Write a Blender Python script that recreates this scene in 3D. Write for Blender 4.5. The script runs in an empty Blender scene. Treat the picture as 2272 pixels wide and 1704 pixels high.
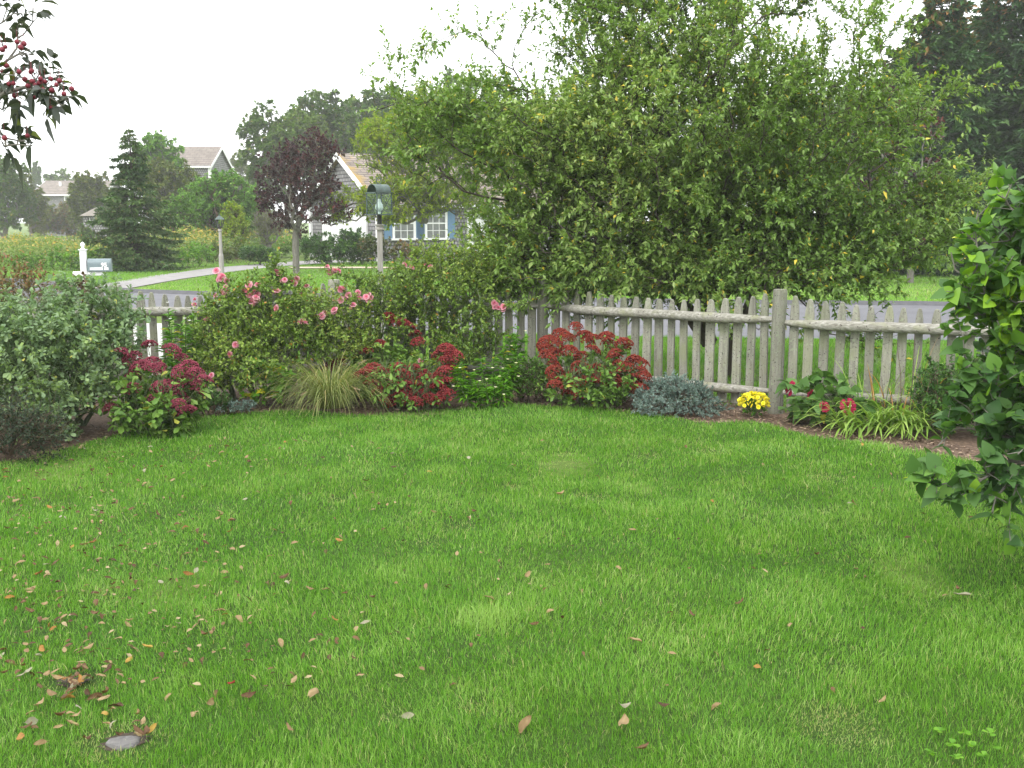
import bpy, bmesh, math, random
import numpy as np
from mathutils import Vector, Matrix

# ------------------------------------------------------------------ camera, sky, sun, exposure
S = bpy.context.scene
C = S.collection
rng = np.random.default_rng(11)
random.seed(5)
R = math.radians
H, PITCH, F, CX, CY = 1.75, R(8.76), 2350.0, 1136.0, 852.0

cam = bpy.data.cameras.new('camera')
cam.sensor_width = 36.0
cam.lens = 36.0 * F / 2272.0
cam.clip_start, cam.clip_end = 0.1, 3000.0
camo = bpy.data.objects.new('camera', cam)
camo.location = (0, 0, H)
camo.rotation_euler = (R(90) - PITCH, 0, 0)
C.objects.link(camo)
S.camera = camo

SUN_EL, SUN_AZ = R(52), R(215)
w = bpy.data.worlds.new('World'); S.world = w; w.use_nodes = True
nt = w.node_tree; nt.nodes.clear()
out = nt.nodes.new('ShaderNodeOutputWorld'); bg = nt.nodes.new('ShaderNodeBackground')
sky = nt.nodes.new('ShaderNodeTexSky'); sky.sky_type = 'NISHITA'; sky.sun_disc = False
sky.sun_elevation = SUN_EL; sky.sun_rotation = SUN_AZ
sky.dust_density = 5.0; sky.air_density = 1.3; sky.ozone_density = 1.0
bw = nt.nodes.new('ShaderNodeRGBToBW'); mx = nt.nodes.new('ShaderNodeMix'); mx.data_type = 'RGBA'
mx.inputs[0].default_value = 0.88                      # overcast: the blue sky is veiled by an even white layer
mx.inputs[7].default_value = (9.2, 9.35, 9.5, 1)
nt.links.new(sky.outputs[0], mx.inputs[6])
nt.links.new(mx.outputs[2], bg.inputs[0]); bg.inputs[1].default_value = 0.12
nt.links.new(bg.outputs[0], out.inputs[0])

sun = bpy.data.lights.new('sun', 'SUN'); sun.energy = 0.9; sun.angle = R(25); sun.color = (1, 0.97, 0.92)
suno = bpy.data.objects.new('sun', sun); C.objects.link(suno)
suno.rotation_euler = (R(90) - SUN_EL, 0, R(180) - SUN_AZ)

vs = S.view_settings
vs.view_transform = 'Standard'; vs.look = 'None'; vs.exposure = 1.3; vs.gamma = 1.0
S.render.engine = 'CYCLES'
cy = S.cycles
cy.max_bounces = 7; cy.diffuse_bounces = 4; cy.glossy_bounces = 2; cy.transmission_bounces = 6
cy.transparent_max_bounces = 6; cy.volume_bounces = 3

# ------------------------------------------------------------------ survey helpers (photo pixels -> places on the ground)
def ang(py): return PITCH + math.atan((py - CY) / F)
def gd(py, z=0.0): return (H - z) / math.tan(ang(py))            # ground distance
def gz(py, d): return H - d * math.tan(ang(py))                   # height at distance d
def gx(px, d, z=0.0): return (px - CX) / F * (d * math.cos(PITCH) + (H - z) * math.sin(PITCH))
def gp(px, py, z=0.0):
    d = gd(py, z); return np.array([gx(px, d, z), d, z])
def at(px, py, d):
    z = gz(py, d); return np.array([gx(px, d, z), d, z])

# ------------------------------------------------------------------ scene helpers
ORG = {}
def tag(o, label=None, cat=None, group=None, kind=None):
    if label: o['label'] = label
    if cat: o['category'] = cat
    if group: o['group'] = group
    if kind: o['kind'] = kind
    return o
def thing(name, label, cat, loc, group=None, rotz=0.0):
    o = bpy.data.objects.new(name, None); C.objects.link(o)
    o.empty_display_size = 0.1
    o.location = tuple(float(c) for c in loc); o.rotation_euler = (0, 0, rotz)
    ORG[o.name] = (np.array(loc, float), rotz)
    return tag(o, label, cat, group)
def link(name, me, parent=None, mats=()):
    o = bpy.data.objects.new(name, me); C.objects.link(o)
    for m in mats: me.materials.append(m)
    if parent is not None:
        o.parent = parent
        ORG[o.name] = ORG.get(parent.name, (np.zeros(3), 0.0))
    return o
def mesh_np(name, V, T, mats, parent=None, tint=None, smooth=False, mi=None, world=True):
    """triangles T (n,3) or quads (n,4) as one mesh object; V in world coordinates unless world=False"""
    V = np.asarray(V, np.float32); T = np.asarray(T, np.int32)
    if parent is not None and world:
        o0, rz = ORG.get(parent.name, (np.zeros(3), 0.0))
        V = V - o0.astype(np.float32)
        if rz:
            c, s = math.cos(-rz), math.sin(-rz)
            V = np.stack([V[:, 0] * c - V[:, 1] * s, V[:, 0] * s + V[:, 1] * c, V[:, 2]], 1).astype(np.float32)
    me = bpy.data.meshes.new(name)
    k = T.shape[1]
    me.vertices.add(len(V)); me.vertices.foreach_set('co', V.ravel())
    me.loops.add(T.size); me.loops.foreach_set('vertex_index', T.ravel())
    me.polygons.add(len(T))
    me.polygons.foreach_set('loop_start', np.arange(len(T), dtype=np.int32) * k)
    me.polygons.foreach_set('loop_total', np.full(len(T), k, np.int32))
    if smooth: me.polygons.foreach_set('use_smooth', np.ones(len(T), bool))
    if mi is not None: me.polygons.foreach_set('material_index', np.asarray(mi, np.int32))
    if tint is not None:
        a = me.attributes.new('tint', 'FLOAT', 'POINT'); a.data.foreach_set('value', np.asarray(tint, np.float32))
    me.update(calc_edges=True); me.validate()
    return link(name, me, parent, mats if isinstance(mats, (list, tuple)) else [mats])
class MB:
    """collects boxes, prisms, lathes and tubes (quads / ngons) into one mesh"""
    def __init__(s): s.v, s.f = [], []
    def add(s, V, Fc):
        b = len(s.v); s.v += [tuple(float(c) for c in p) for p in V]; s.f += [tuple(b + i for i in f) for f in Fc]; return s
    def box(s, c, d, rz=0.0, rx=0.0, ry=0.0):
        m = Matrix.Rotation(rz, 3, 'Z') @ Matrix.Rotation(ry, 3, 'Y') @ Matrix.Rotation(rx, 3, 'X')
        V = [Vector(c) + m @ Vector((d[0] / 2 * i, d[1] / 2 * j, d[2] / 2 * k)) for k in (-1, 1) for j in (-1, 1) for i in (-1, 1)]
        return s.add(V, [(0, 2, 3, 1), (4, 5, 7, 6), (0, 1, 5, 4), (2, 6, 7, 3), (0, 4, 6, 2), (1, 3, 7, 5)])
    def tube(s, pts, rad, k=8, caps=True, jit=0.0):
        pts = [Vector(p) for p in pts]; n = len(pts); V = []
        if not hasattr(rad, '__len__'): rad = [rad] * n
        up0 = Vector((0, 0, 1))
        for i, p in enumerate(pts):
            t = (pts[min(i + 1, n - 1)] - pts[max(i - 1, 0)]).normalized()
            u = up0 if abs(t.dot(up0)) < 0.95 else Vector((1, 0, 0))
            a = t.cross(u).normalized(); b = t.cross(a)
            for j in range(k):
                q = 2 * math.pi * j / k
                r = rad[i] * (1 + jit * random.uniform(-1, 1))
                V.append(p + a * math.cos(q) * r + b * math.sin(q) * r)
        Fc = [(i * k + j, i * k + (j + 1) % k, (i + 1) * k + (j + 1) % k, (i + 1) * k + j) for i in range(n - 1) for j in range(k)]
        if caps: Fc += [tuple(range(k))[::-1], tuple((n - 1) * k + j for j in range(k))]
        return s.add(V, Fc)
    def lathe(s, c, prof, k=20):
        V = [(c[0] + r * math.cos(2 * math.pi * j / k), c[1] + r * math.sin(2 * math.pi * j / k), c[2] + z) for r, z in prof for j in range(k)]
        n = len(prof)
        Fc = [(i * k + j, i * k + (j + 1) % k, (i + 1) * k + (j + 1) % k, (i + 1) * k + j) for i in range(n - 1) for j in range(k)]
        Fc += [tuple(range(k))[::-1], tuple((n - 1) * k + j for j in range(k))]
        return s.add(V, Fc)
    def prism(s, poly, axis_vec, origin=(0, 0, 0), ex=(1, 0, 0), ey=(0, 0, 1)):
        o, e1, e2, a = Vector(origin), Vector(ex), Vector(ey), Vector(axis_vec); n = len(poly)
        V = [o + e1 * p[0] + e2 * p[1] for p in poly] + [o + e1 * p[0] + e2 * p[1] + a for p in poly]
        return s.add(V, [tuple(range(n))[::-1], tuple(range(n, 2 * n))] + [(i, (i + 1) % n, n + (i + 1) % n, n + i) for i in range(n)])
    def build(s, name, mat, parent=None, world=True, smooth=False, bevel=0.0):
        me = bpy.data.meshes.new(name)
        V = np.array(s.v)
        if parent is not None and world:
            V = V - ORG.get(parent.name, (np.zeros(3), 0))[0]
        me.from_pydata([tuple(p) for p in V], [], s.f); me.update()
        bm = bmesh.new(); bm.from_mesh(me); bmesh.ops.recalc_face_normals(bm, faces=bm.faces); bm.to_mesh(me); bm.free()
        if smooth:
            for p in me.polygons: p.use_smooth = True
            if hasattr(me, 'set_sharp_from_angle'): me.set_sharp_from_angle(angle=R(40))
        o = link(name, me, parent, [mat])
        if bevel:
            b = o.modifiers.new('bevel', 'BEVEL'); b.width = bevel; b.segments = 2; b.limit_method = 'ANGLE'
        return o
def dup(root, loc, rotz=0.0, scale=None, label=None, group=None):
    r = root.copy(); C.objects.link(r); r.location = tuple(float(c) for c in loc); r.rotation_euler = (0, 0, rotz)
    if scale is not None: r.scale = scale if hasattr(scale, '__len__') else (scale,) * 3
    if label: r['label'] = label
    if group: r['group'] = group
    for ch in list(root.children):
        c = ch.copy(); C.objects.link(c); c.parent = r
        for g in list(ch.children):
            d = g.copy(); C.objects.link(d); d.parent = c
    return r

# ------------------------------------------------------------------ materials
def mat(name):
    m = bpy.data.materials.new(name); m.use_nodes = True
    return m, m.node_tree, m.node_tree.nodes['Principled BSDF']
def ramp(nt, cols):
    r = nt.nodes.new('ShaderNodeValToRGB'); e = r.color_ramp.elements
    while len(e) < len(cols): e.new(0.5)
    for i, (p, c) in enumerate(cols): e[i].position = p; e[i].color = (*c, 1)
    return r
def leaf_mat(name, cols, trans=0.32, rough=0.5, spec=0.25, tcol=(1.25, 1.35, 0.6), gain=1.0, sat=1.0):
    m, nt, b = mat(name)
    a = nt.nodes.new('ShaderNodeAttribute'); a.attribute_name = 'tint'
    def tone(c):
        y = 0.25 * c[0] + 0.68 * c[1] + 0.07 * c[2]
        return tuple(min(max((y + (v - y) * sat) * gain, 0.003), 0.9) for v in c)
    r = ramp(nt, [(p, tone(c)) for p, c in cols]); nt.links.new(a.outputs['Fac'], r.inputs[0])
    nt.links.new(r.outputs[0], b.inputs['Base Color']); b.inputs['Roughness'].default_value = rough
    b.inputs['Specular IOR Level'].default_value = spec
    if trans > 0:
        t = nt.nodes.new('ShaderNodeBsdfTranslucent'); mm = nt.nodes.new('ShaderNodeMixRGB'); mm.blend_type = 'MULTIPLY'
        mm.inputs[0].default_value = 1; nt.links.new(r.outputs[0], mm.inputs[1]); mm.inputs[2].default_value = (*tcol, 1)
        nt.links.new(mm.outputs[0], t.inputs[0])
        s = nt.nodes.new('ShaderNodeMixShader'); s.inputs[0].default_value = trans
        nt.links.new(b.outputs[0], s.inputs[1]); nt.links.new(t.outputs[0], s.inputs[2])
        nt.links.new(s.outputs[0], nt.nodes['Material Output'].inputs[0])
    return m
def noise_mat(name, cols, scale=8.0, rough=0.85, stretch=(1, 1, 1), detail=6.0, bump=0.3, coord='Object', spots=None, spec=0.3, metallic=0.0, dist=0.01, vary=0.0):
    m, nt, b = mat(name)
    tc = nt.nodes.new('ShaderNodeTexCoord'); mp = nt.nodes.new('ShaderNodeMapping'); mp.inputs['Scale'].default_value = stretch
    nt.links.new(tc.outputs[coord], mp.inputs[0])
    n = nt.nodes.new('ShaderNodeTexNoise'); n.inputs['Scale'].default_value = scale; n.inputs['Detail'].default_value = detail
    n.inputs['Roughness'].default_value = 0.65
    nt.links.new(mp.outputs[0], n.inputs[0])
    r = ramp(nt, cols); nt.links.new(n.outputs[0], r.inputs[0]); col = r.outputs[0]
    if spots:
        for sc, lo, hi, sc_col in spots:
            n2 = nt.nodes.new('ShaderNodeTexNoise'); n2.inputs['Scale'].default_value = sc; n2.inputs['Detail'].default_value = 4
            nt.links.new(tc.outputs[coord], n2.inputs[0])
            rr = ramp(nt, [(lo, (0, 0, 0)), (hi, (1, 1, 1))]); nt.links.new(n2.outputs[0], rr.inputs[0])
            mm = nt.nodes.new('ShaderNodeMixRGB'); nt.links.new(rr.outputs[0], mm.inputs[0]); nt.links.new(col, mm.inputs[1])
            mm.inputs[2].default_value = (*sc_col, 1); col = mm.outputs[0]
    if vary:
        oi = nt.nodes.new('ShaderNodeObjectInfo'); rv = ramp(nt, [(0, (1 - vary, 1 - vary, 1 - vary * 1.1)), (0.5, (1, 1, 0.97)), (1, (1 + vary, 1 + vary * .95, 1 + vary * .8))])
        nt.links.new(oi.outputs['Random'], rv.inputs[0]); mv = nt.nodes.new('ShaderNodeMixRGB'); mv.blend_type = 'MULTIPLY'; mv.inputs[0].default_value = 1
        nt.links.new(col, mv.inputs[1]); nt.links.new(rv.outputs[0], mv.inputs[2]); col = mv.outputs[0]
        ov = nt.nodes.new('ShaderNodeVectorMath'); ov.operation = 'MULTIPLY_ADD'; ov.inputs[1].default_value = (37, 19, 53)
        nt.links.new(oi.outputs['Random'], ov.inputs[0]); nt.links.new(tc.outputs[coord], ov.inputs[2])
        for l in [l for l in nt.links if l.from_node == tc and l.to_node != ov]: nt.links.new(ov.outputs[0], l.to_socket)
    nt.links.new(col, b.inputs['Base Color']); b.inputs['Roughness'].default_value = rough
    b.inputs['Specular IOR Level'].default_value = spec; b.inputs['Metallic'].default_value = metallic
    if bump:
        bp = nt.nodes.new('ShaderNodeBump'); bp.inputs['Strength'].default_value = bump; bp.inputs['Distance'].default_value = dist
        nt.links.new(n.outputs[0], bp.inputs['Height']); nt.links.new(bp.outputs[0], b.inputs['Normal'])
    return m
def course_mat(name, c1, c2, cm, bw, bh, uvmode, spots=None):
    """shingle courses: a brick pattern over (x+y, z) of the object's own coordinates"""
    m, nt, b = mat(name)
    tc = nt.nodes.new('ShaderNodeTexCoord'); sp = nt.nodes.new('ShaderNodeSeparateXYZ'); nt.links.new(tc.outputs['Object'], sp.inputs[0])
    ad = nt.nodes.new('ShaderNodeMath'); ad.operation = 'ADD'
    if uvmode == 'wall': nt.links.new(sp.outputs[0], ad.inputs[0]); nt.links.new(sp.outputs[1], ad.inputs[1])
    else: nt.links.new(sp.outputs[0], ad.inputs[0]); ad.inputs[1].default_value = 0.0
    cb = nt.nodes.new('ShaderNodeCombineXYZ'); nt.links.new(ad.outputs[0], cb.inputs[0]); nt.links.new(sp.outputs[2], cb.inputs[1])
    br = nt.nodes.new('ShaderNodeTexBrick'); nt.links.new(cb.outputs[0], br.inputs[0])
    br.inputs['Color1'].default_value = (*c1, 1); br.inputs['Color2'].default_value = (*c2, 1); br.inputs['Mortar'].default_value = (*cm, 1)
    br.inputs['Scale'].default_value = 1.0; br.inputs['Brick Width'].default_value = bw; br.inputs['Row Height'].default_value = bh
    br.inputs['Mortar Size'].default_value = bh * 0.16; br.inputs['Mortar Smooth'].default_value = 0.3; br.inputs['Bias'].default_value = 0.0
    n = nt.nodes.new('ShaderNodeTexNoise'); n.inputs['Scale'].default_value = 2.2; n.inputs['Detail'].default_value = 6; nt.links.new(tc.outputs['Object'], n.inputs[0])
    mm = nt.nodes.new('ShaderNodeMixRGB'); mm.blend_type = 'OVERLAY'; mm.inputs[0].default_value = 0.5
    nt.links.new(br.outputs[0], mm.inputs[1]); nt.links.new(n.outputs[0], mm.inputs[2]); col = mm.outputs[0]
    if spots:                                                    # lichen: has a shape of its own near the gable edge
        col2, fn = spots
        gr = nt.nodes.new('ShaderNodeMath'); gr.operation = 'MULTIPLY_ADD'; nt.links.new(sp.outputs[0], gr.inputs[0]); gr.inputs[1].default_value = -0.55; gr.inputs[2].default_value = fn
        nz = nt.nodes.new('ShaderNodeMath'); nz.operation = 'ADD'; nt.links.new(gr.outputs[0], nz.inputs[0]); nt.links.new(n.outputs[0], nz.inputs[1])
        rr = ramp(nt, [(0.5, (0, 0, 0)), (0.75, (1, 1, 1))]); nt.links.new(nz.outputs[0], rr.inputs[0])
        m3 = nt.nodes.new('ShaderNodeMixRGB'); nt.links.new(rr.outputs[0], m3.inputs[0]); nt.links.new(col, m3.inputs[1]); m3.inputs[2].default_value = (*col2, 1); col = m3.outputs[0]
    nt.links.new(col, b.inputs['Base Color']); b.inputs['Roughness'].default_value = 0.85
    bp = nt.nodes.new('ShaderNodeBump'); bp.inputs['Strength'].default_value = 0.6; bp.inputs['Distance'].default_value = 0.03; bp.invert = True
    nt.links.new(br.outputs['Fac'], bp.inputs['Height']); nt.links.new(bp.outputs[0], b.inputs['Normal'])
    return m
def glass_mat(name, tintc=(0.9, 0.95, 0.93), alpha=0.25):
    m, nt, b = mat(name)
    g = nt.nodes.new('ShaderNodeBsdfGlossy'); g.inputs['Roughness'].default_value = 0.03
    t = nt.nodes.new('ShaderNodeBsdfTransparent'); t.inputs[0].default_value = (*tintc, 1)
    s = nt.nodes.new('ShaderNodeMixShader'); s.inputs[0].default_value = alpha * 0.06; nt.links.new(t.outputs[0], s.inputs[1]); nt.links.new(g.outputs[0], s.inputs[2])
    nt.links.new(s.outputs[0], nt.nodes['Material Output'].inputs[0])
    return m

M = {}
M['bark_dark'] = noise_mat('bark_dark', [(0.3, (0.035, 0.027, 0.02)), (0.7, (0.09, 0.075, 0.06))], 14, stretch=(3, 3, 0.6), bump=0.6)
M['bark_grey'] = noise_mat('bark_grey', [(0.3, (0.10, 0.09, 0.075)), (0.7, (0.22, 0.21, 0.18))], 10, stretch=(3, 3, 0.6), bump=0.6)
M['twig_brown'] = noise_mat('twig_brown', [(0.3, (0.06, 0.04, 0.028)), (0.7, (0.13, 0.09, 0.06))], 20, bump=0.2)
M['stem_green'] = noise_mat('stem_green', [(0.3, (0.05, 0.08, 0.03)), (0.7, (0.10, 0.13, 0.05))], 20, bump=0.1)
M['stem_grey'] = noise_mat('stem_grey', [(0.3, (0.15, 0.13, 0.11)), (0.7, (0.26, 0.24, 0.21))], 20, bump=0.1)

# ------------------------------------------------------------------ foliage kit
def nrm(v): return v / np.maximum(np.linalg.norm(v, axis=-1, keepdims=True), 1e-9)
def unit(n): return nrm(rng.normal(size=(n, 3)))
def wob(P, k=1.0, seed=0):
    """cheap smooth 3-D noise in about -1..1"""
    r = np.random.default_rng(seed); out = np.zeros(len(P))
    for i in range(6):
        d = r.normal(size=3); d /= np.linalg.norm(d); f = k * r.uniform(0.6, 2.2); out += np.sin(P @ d * f + r.uniform(0, 6.28)) / 2.45
    return out
TPL = {   # columns: along, across, lift
 'ovate': (np.array([[0, 0, 0], [.42, -.5, .09], [.42, .5, .09], [.45, 0, 0], [1, 0, -.08]]), [(0, 3, 1), (0, 2, 3), (1, 3, 4), (3, 2, 4)]),
 'ovate8': (np.array([[0, 0, 0], [.2, -.36, .07], [.2, .36, .07], [.22, 0, 0], [.55, -.46, .07], [.55, .46, .07], [.56, 0, -.03], [1, 0, -.14]]),
            [(0, 3, 1), (0, 2, 3), (1, 3, 6), (1, 6, 4), (3, 2, 5), (3, 5, 6), (4, 6, 7), (6, 5, 7)]),
 'obovate': (np.array([[0, 0, 0], [.4, -.26, .04], [.4, .26, .04], [.78, -.5, .07], [.78, .5, .07], [.7, 0, 0], [1, -.12, 0], [1, .12, 0]]),
             [(0, 5, 1), (0, 2, 5), (1, 5, 3), (2, 4, 5), (3, 5, 6), (5, 4, 7), (5, 7, 6)]),
 'heart': (np.array([[0, 0, 0], [-.09, -.26, .04], [-.09, .26, .04], [.17, -.5, .06], [.17, .5, .06], [.28, 0, -.01], [.5, -.45, .04], [.5, .45, .04], [.62, 0, -.03], [.78, -.25, -.02], [.78, .25, -.02], [1.05, 0, -.09]]),
           [(0, 5, 1), (0, 2, 5), (1, 5, 3), (2, 4, 5), (3, 5, 6), (4, 7, 5), (5, 8, 6), (5, 7, 8), (6, 8, 9), (7, 10, 8), (8, 11, 9), (8, 10, 11)]),
 'card': (np.array([[0, 0, 0], [.45, -.5, .06], [1, 0, 0], [.45, .5, .06]]), [(0, 2, 1), (0, 3, 2)]),
 'needle': (np.array([[0, -.5, 0], [0, .5, 0], [1, 0, 0]]), [(0, 1, 2)]),
 'lobed': (np.array([[0, 0, 0], [.25, -.5, .05], [.35, -.2, 0], [.6, -.5, .05], [.65, -.18, 0], [1, 0, -.1], [.65, .18, 0], [.6, .5, .05], [.35, .2, 0], [.25, .5, .05]]),
           [(0, 2, 1), (0, 8, 2), (0, 9, 8), (2, 4, 3), (2, 6, 4), (2, 8, 6), (8, 7, 6), (4, 6, 5)]),
}
class Foliage:
    def __init__(s): s.V, s.T, s.t, s.n = [], [], [], 0
    def raw(s, V, T, t):
        s.V.append(V.astype(np.float32)); s.T.append(np.asarray(T, np.int32) + s.n); s.t.append(np.asarray(t, np.float32)); s.n += len(V)
    def leaves(s, P, A, N, L, W, tint, tpl='ovate', droop=0.0):
        uvw, tri = TPL[tpl]; n, m = len(P), len(uvw)
        if n == 0: return
        L = np.broadcast_to(np.asarray(L, float), (n,)); W = np.broadcast_to(np.asarray(W, float), (n,))
        A = nrm(A); Sd = nrm(np.cross(N, A)); N2 = np.cross(A, Sd)
        u, v, l = uvw[:, 0], uvw[:, 1], uvw[:, 2]
        V = P[:, None] + (L[:, None] * u)[..., None] * A[:, None] + (W[:, None] * v)[..., None] * Sd[:, None] + (L[:, None] * l)[..., None] * N2[:, None]
        dr = np.broadcast_to(np.asarray(droop, float), (n,))
        V[..., 2] -= (dr * L)[:, None] * (u ** 2)[None]
        T = (np.arange(n)[:, None, None] * m + np.array(tri)[None]).reshape(-1, 3)
        s.raw(V.reshape(-1, 3), T, np.repeat(np.broadcast_to(np.asarray(tint, float), (n,)), m))
    def ribbons(s, P, az, el, L, W, curl, tint, seg=6, side=None, twist=0.0):
        """strap leaves: start elevation el, losing curl radians along the length"""
        n = len(P); st = np.linspace(0, 1, seg + 1)
        th = el[:, None] - curl[:, None] * st[None] ** 1.2
        ds = (L / seg)[:, None]
        hx = np.concatenate([np.zeros((n, 1)), np.cumsum(np.cos(th[:, :-1]) * ds, 1)], 1)
        hz = np.concatenate([np.zeros((n, 1)), np.cumsum(np.sin(th[:, :-1]) * ds, 1)], 1)
        d = np.stack([np.cos(az), np.sin(az), np.zeros(n)], 1); sd = np.stack([-np.sin(az), np.cos(az), np.zeros(n)], 1)
        mid = P[:, None] + hx[..., None] * d[:, None]; mid[..., 2] += hz
        mid[..., 2] = np.maximum(mid[..., 2], 0.008)
        wd = W[:, None] * (0.55 + 0.9 * st - 1.42 * st ** 3)[None]
        V = np.stack([mid - sd[:, None] * wd[..., None] / 2, mid + sd[:, None] * wd[..., None] / 2], 2)     # n,seg+1,2,3
        k = (seg + 1) * 2; q = []
        for i in range(seg): a = i * 2; q += [(a, a + 1, a + 3), (a, a + 3, a + 2)]
        T = (np.arange(n)[:, None, None] * k + np.array(q)[None]).reshape(-1, 3)
        s.raw(V.reshape(-1, 3), T, np.repeat(tint, k))
    def build(s, name, mats, parent=None, smooth=False, world=True):
        return mesh_np(name, np.concatenate(s.V), np.concatenate(s.T), mats, parent, np.concatenate(s.t), smooth, world=world)

def segs_mesh(name, p0, p1, r0, r1, k, m, parent=None, world=True):
    n = len(p0); t = nrm(p1 - p0)
    ref = np.where(np.abs(t[:, 2:3]) < 0.9, np.array([[0, 0, 1.0]]), np.array([[1.0, 0, 0]]))
    a = nrm(np.cross(t, ref)); b = np.cross(t, a); q = np.arange(k) * 2 * np.pi / k
    ring = np.cos(q)[None, :, None] * a[:, None] + np.sin(q)[None, :, None] * b[:, None]
    V = np.concatenate([p0[:, None] + ring * r0[:, None, None], p1[:, None] + ring * r1[:, None, None]], 1)
    Q = np.array([(j, (j + 1) % k, k + (j + 1) % k, k + j) for j in range(k)])
    T = (np.arange(n)[:, None, None] * 2 * k + Q[None]).reshape(-1, 4)
    return mesh_np(name, V.reshape(-1, 3), T, m, parent, smooth=True, world=world)

def grow(stems, tips, step=0.15, bf=0.25, first=0, jit=0.12, kdir=0.4):
    """branches from the stems (lists of points) out to every tip; returns node positions, parents, tip loads"""
    tips = np.asarray(tips, float)
    cap = 60000; P = np.zeros((cap, 3)); par = np.full(cap, -1, int); pl = np.zeros(cap); D = np.zeros((cap, 3)); n = 0
    for st in stems:
        prev = -1
        for q in st:
            P[n] = q
            if prev >= 0:
                par[n] = prev; dv = P[n] - P[prev]; dl = np.linalg.norm(dv); pl[n] = pl[prev] + dl; D[n] = dv / max(dl, 1e-9)
            else: D[n] = (0, 0, 1)
            prev = n; n += 1
    n0 = n
    load = np.zeros(cap)
    order = np.argsort(np.linalg.norm(tips - P[max(first, 0)], axis=1))
    for ti in order:
        q = tips[ti]
        dd = q - P[first:n]; d = np.sqrt((dd ** 2).sum(1))
        fw = (dd * D[first:n]).sum(1) / np.maximum(d, 1e-6)
        cost = d * (1.15 - 0.35 * fw) + bf * pl[first:n]
        j = int(np.argmin(cost)) + first; dj = np.linalg.norm(q - P[j])
        if dj < 1e-4: continue
        m = max(1, int(math.ceil(dj / step))); m = min(m, 14)
        c = P[j] + D[j] * dj * kdir; prev = j; p0 = P[j].copy()
        if n + m >= cap: break
        for i in range(1, m + 1):
            t = i / m
            x = (1 - t) ** 2 * p0 + 2 * t * (1 - t) * c + t * t * q
            if i < m: x = x + rng.normal(size=3) * jit * step
            P[n] = x; par[n] = prev; dv = x - P[prev]; dl = np.linalg.norm(dv); D[n] = dv / max(dl, 1e-9); pl[n] = pl[prev] + dl
            prev = n; n += 1
        load[prev] += 1
    for i in range(n - 1, 0, -1):
        if par[i] >= 0: load[par[i]] += load[i]
    return P[:n], par[:n], np.maximum(load[:n], 1), D[:n]

def branches(name, sk, m, parent, rtip=0.003, power=2.3, rmax=1.0, flare=None):
    P, par, load, D = sk
    idx = np.where(par >= 0)[0]
    r = np.minimum(rtip * load ** (1 / power), rmax)
    r1 = r[idx]; r0 = np.minimum(r[par[idx]], r1 * 1.3)
    return segs_mesh(name, P[par[idx]], P[idx], r0, r1, 5, m, parent)

def leaf_on(fo, sk, maxload, per_m, L, W, tint, tpl='ovate', ang=55, up=0.8, droop=0.1, lj=0.25, tipn=2, avoid=None, zmin=-9):
    """leaves along every twig that carries at most maxload tips"""
    P, par, load, D = sk
    idx = np.where((par >= 0) & (load <= maxload))[0]
    ln = np.linalg.norm(P[idx] - P[par[idx]], axis=1)
    cnt = rng.poisson(ln * per_m)
    ch = np.zeros(len(P), bool); ch[par[par >= 0]] = True
    cnt = cnt + np.where(~ch[idx], tipn, 0)
    k = np.repeat(idx, cnt); n = len(k)
    t = rng.uniform(0, 1, n)[:, None]; pos = P[par[k]] * (1 - t) + P[k] * t
    d = D[k]; rad = nrm(np.cross(d, unit(n)))
    a = np.radians(ang + rng.normal(size=n) * 16)[:, None]
    A = d * np.cos(a) + rad * np.sin(a); A[:, 2] += 0.1
    N = nrm(np.array([[0, 0, up]]) + unit(n) * 0.55 + d * 0.15)
    s = 1 + rng.normal(size=n) * lj; s = np.clip(s, 0.45, 1.6)
    keep = pos[:, 2] > zmin
    if avoid is not None:                                        # leaves stay below the flower heads
        for q in avoid: keep &= ~((np.hypot(pos[:, 0] - q[0], pos[:, 1] - q[1]) < 0.075) & (pos[:, 2] > q[2] - 0.045))
    tn = tint(pos) if callable(tint) else np.full(n, tint)
    fo.leaves(pos[keep], A[keep], N[keep], (L * s)[keep], (W * s * rng.uniform(0.85, 1.15, n))[keep], tn[keep], tpl, rng.uniform(0, 2 * droop, n)[keep])
    return n

def twiglets(sk, n, tl, maxload=14, up=0.25, fwd=0.55, rnd=0.75):
    """short side shoots along the thinner branches; they carry most of the leaves"""
    P, par, load, D = sk
    idx = np.where((par >= 0) & (load <= maxload))[0]
    ln = np.linalg.norm(P[idx] - P[par[idx]], axis=1) + 0.3 * tl
    k = rng.choice(idx, n, p=ln / ln.sum()); t = rng.uniform(0, 1, n)[:, None]
    a = P[par[k]] * (1 - t) + P[k] * t
    d = nrm(D[k] * fwd + unit(n) * rnd + np.array([0, 0, up])); L = (tl * rng.uniform(0.45, 1.5, n))[:, None]
    d2 = nrm(d + unit(n) * 0.22 + np.array([0, 0, up * 0.4]))
    m = a + d * L * 0.5; e = m + d2 * L * 0.5; N0 = len(P)
    P2 = np.concatenate([P, a, m, e]); ia, im, ie = N0 + np.arange(n), N0 + n + np.arange(n), N0 + 2 * n + np.arange(n)
    par2 = np.concatenate([par, np.full(n, -1), ia, im]); ld = np.concatenate([load, np.full(n, 0.6), np.full(n, 0.5), np.full(n, 0.25)])
    return P2, par2, ld, np.concatenate([D, d, d, d2])

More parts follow.
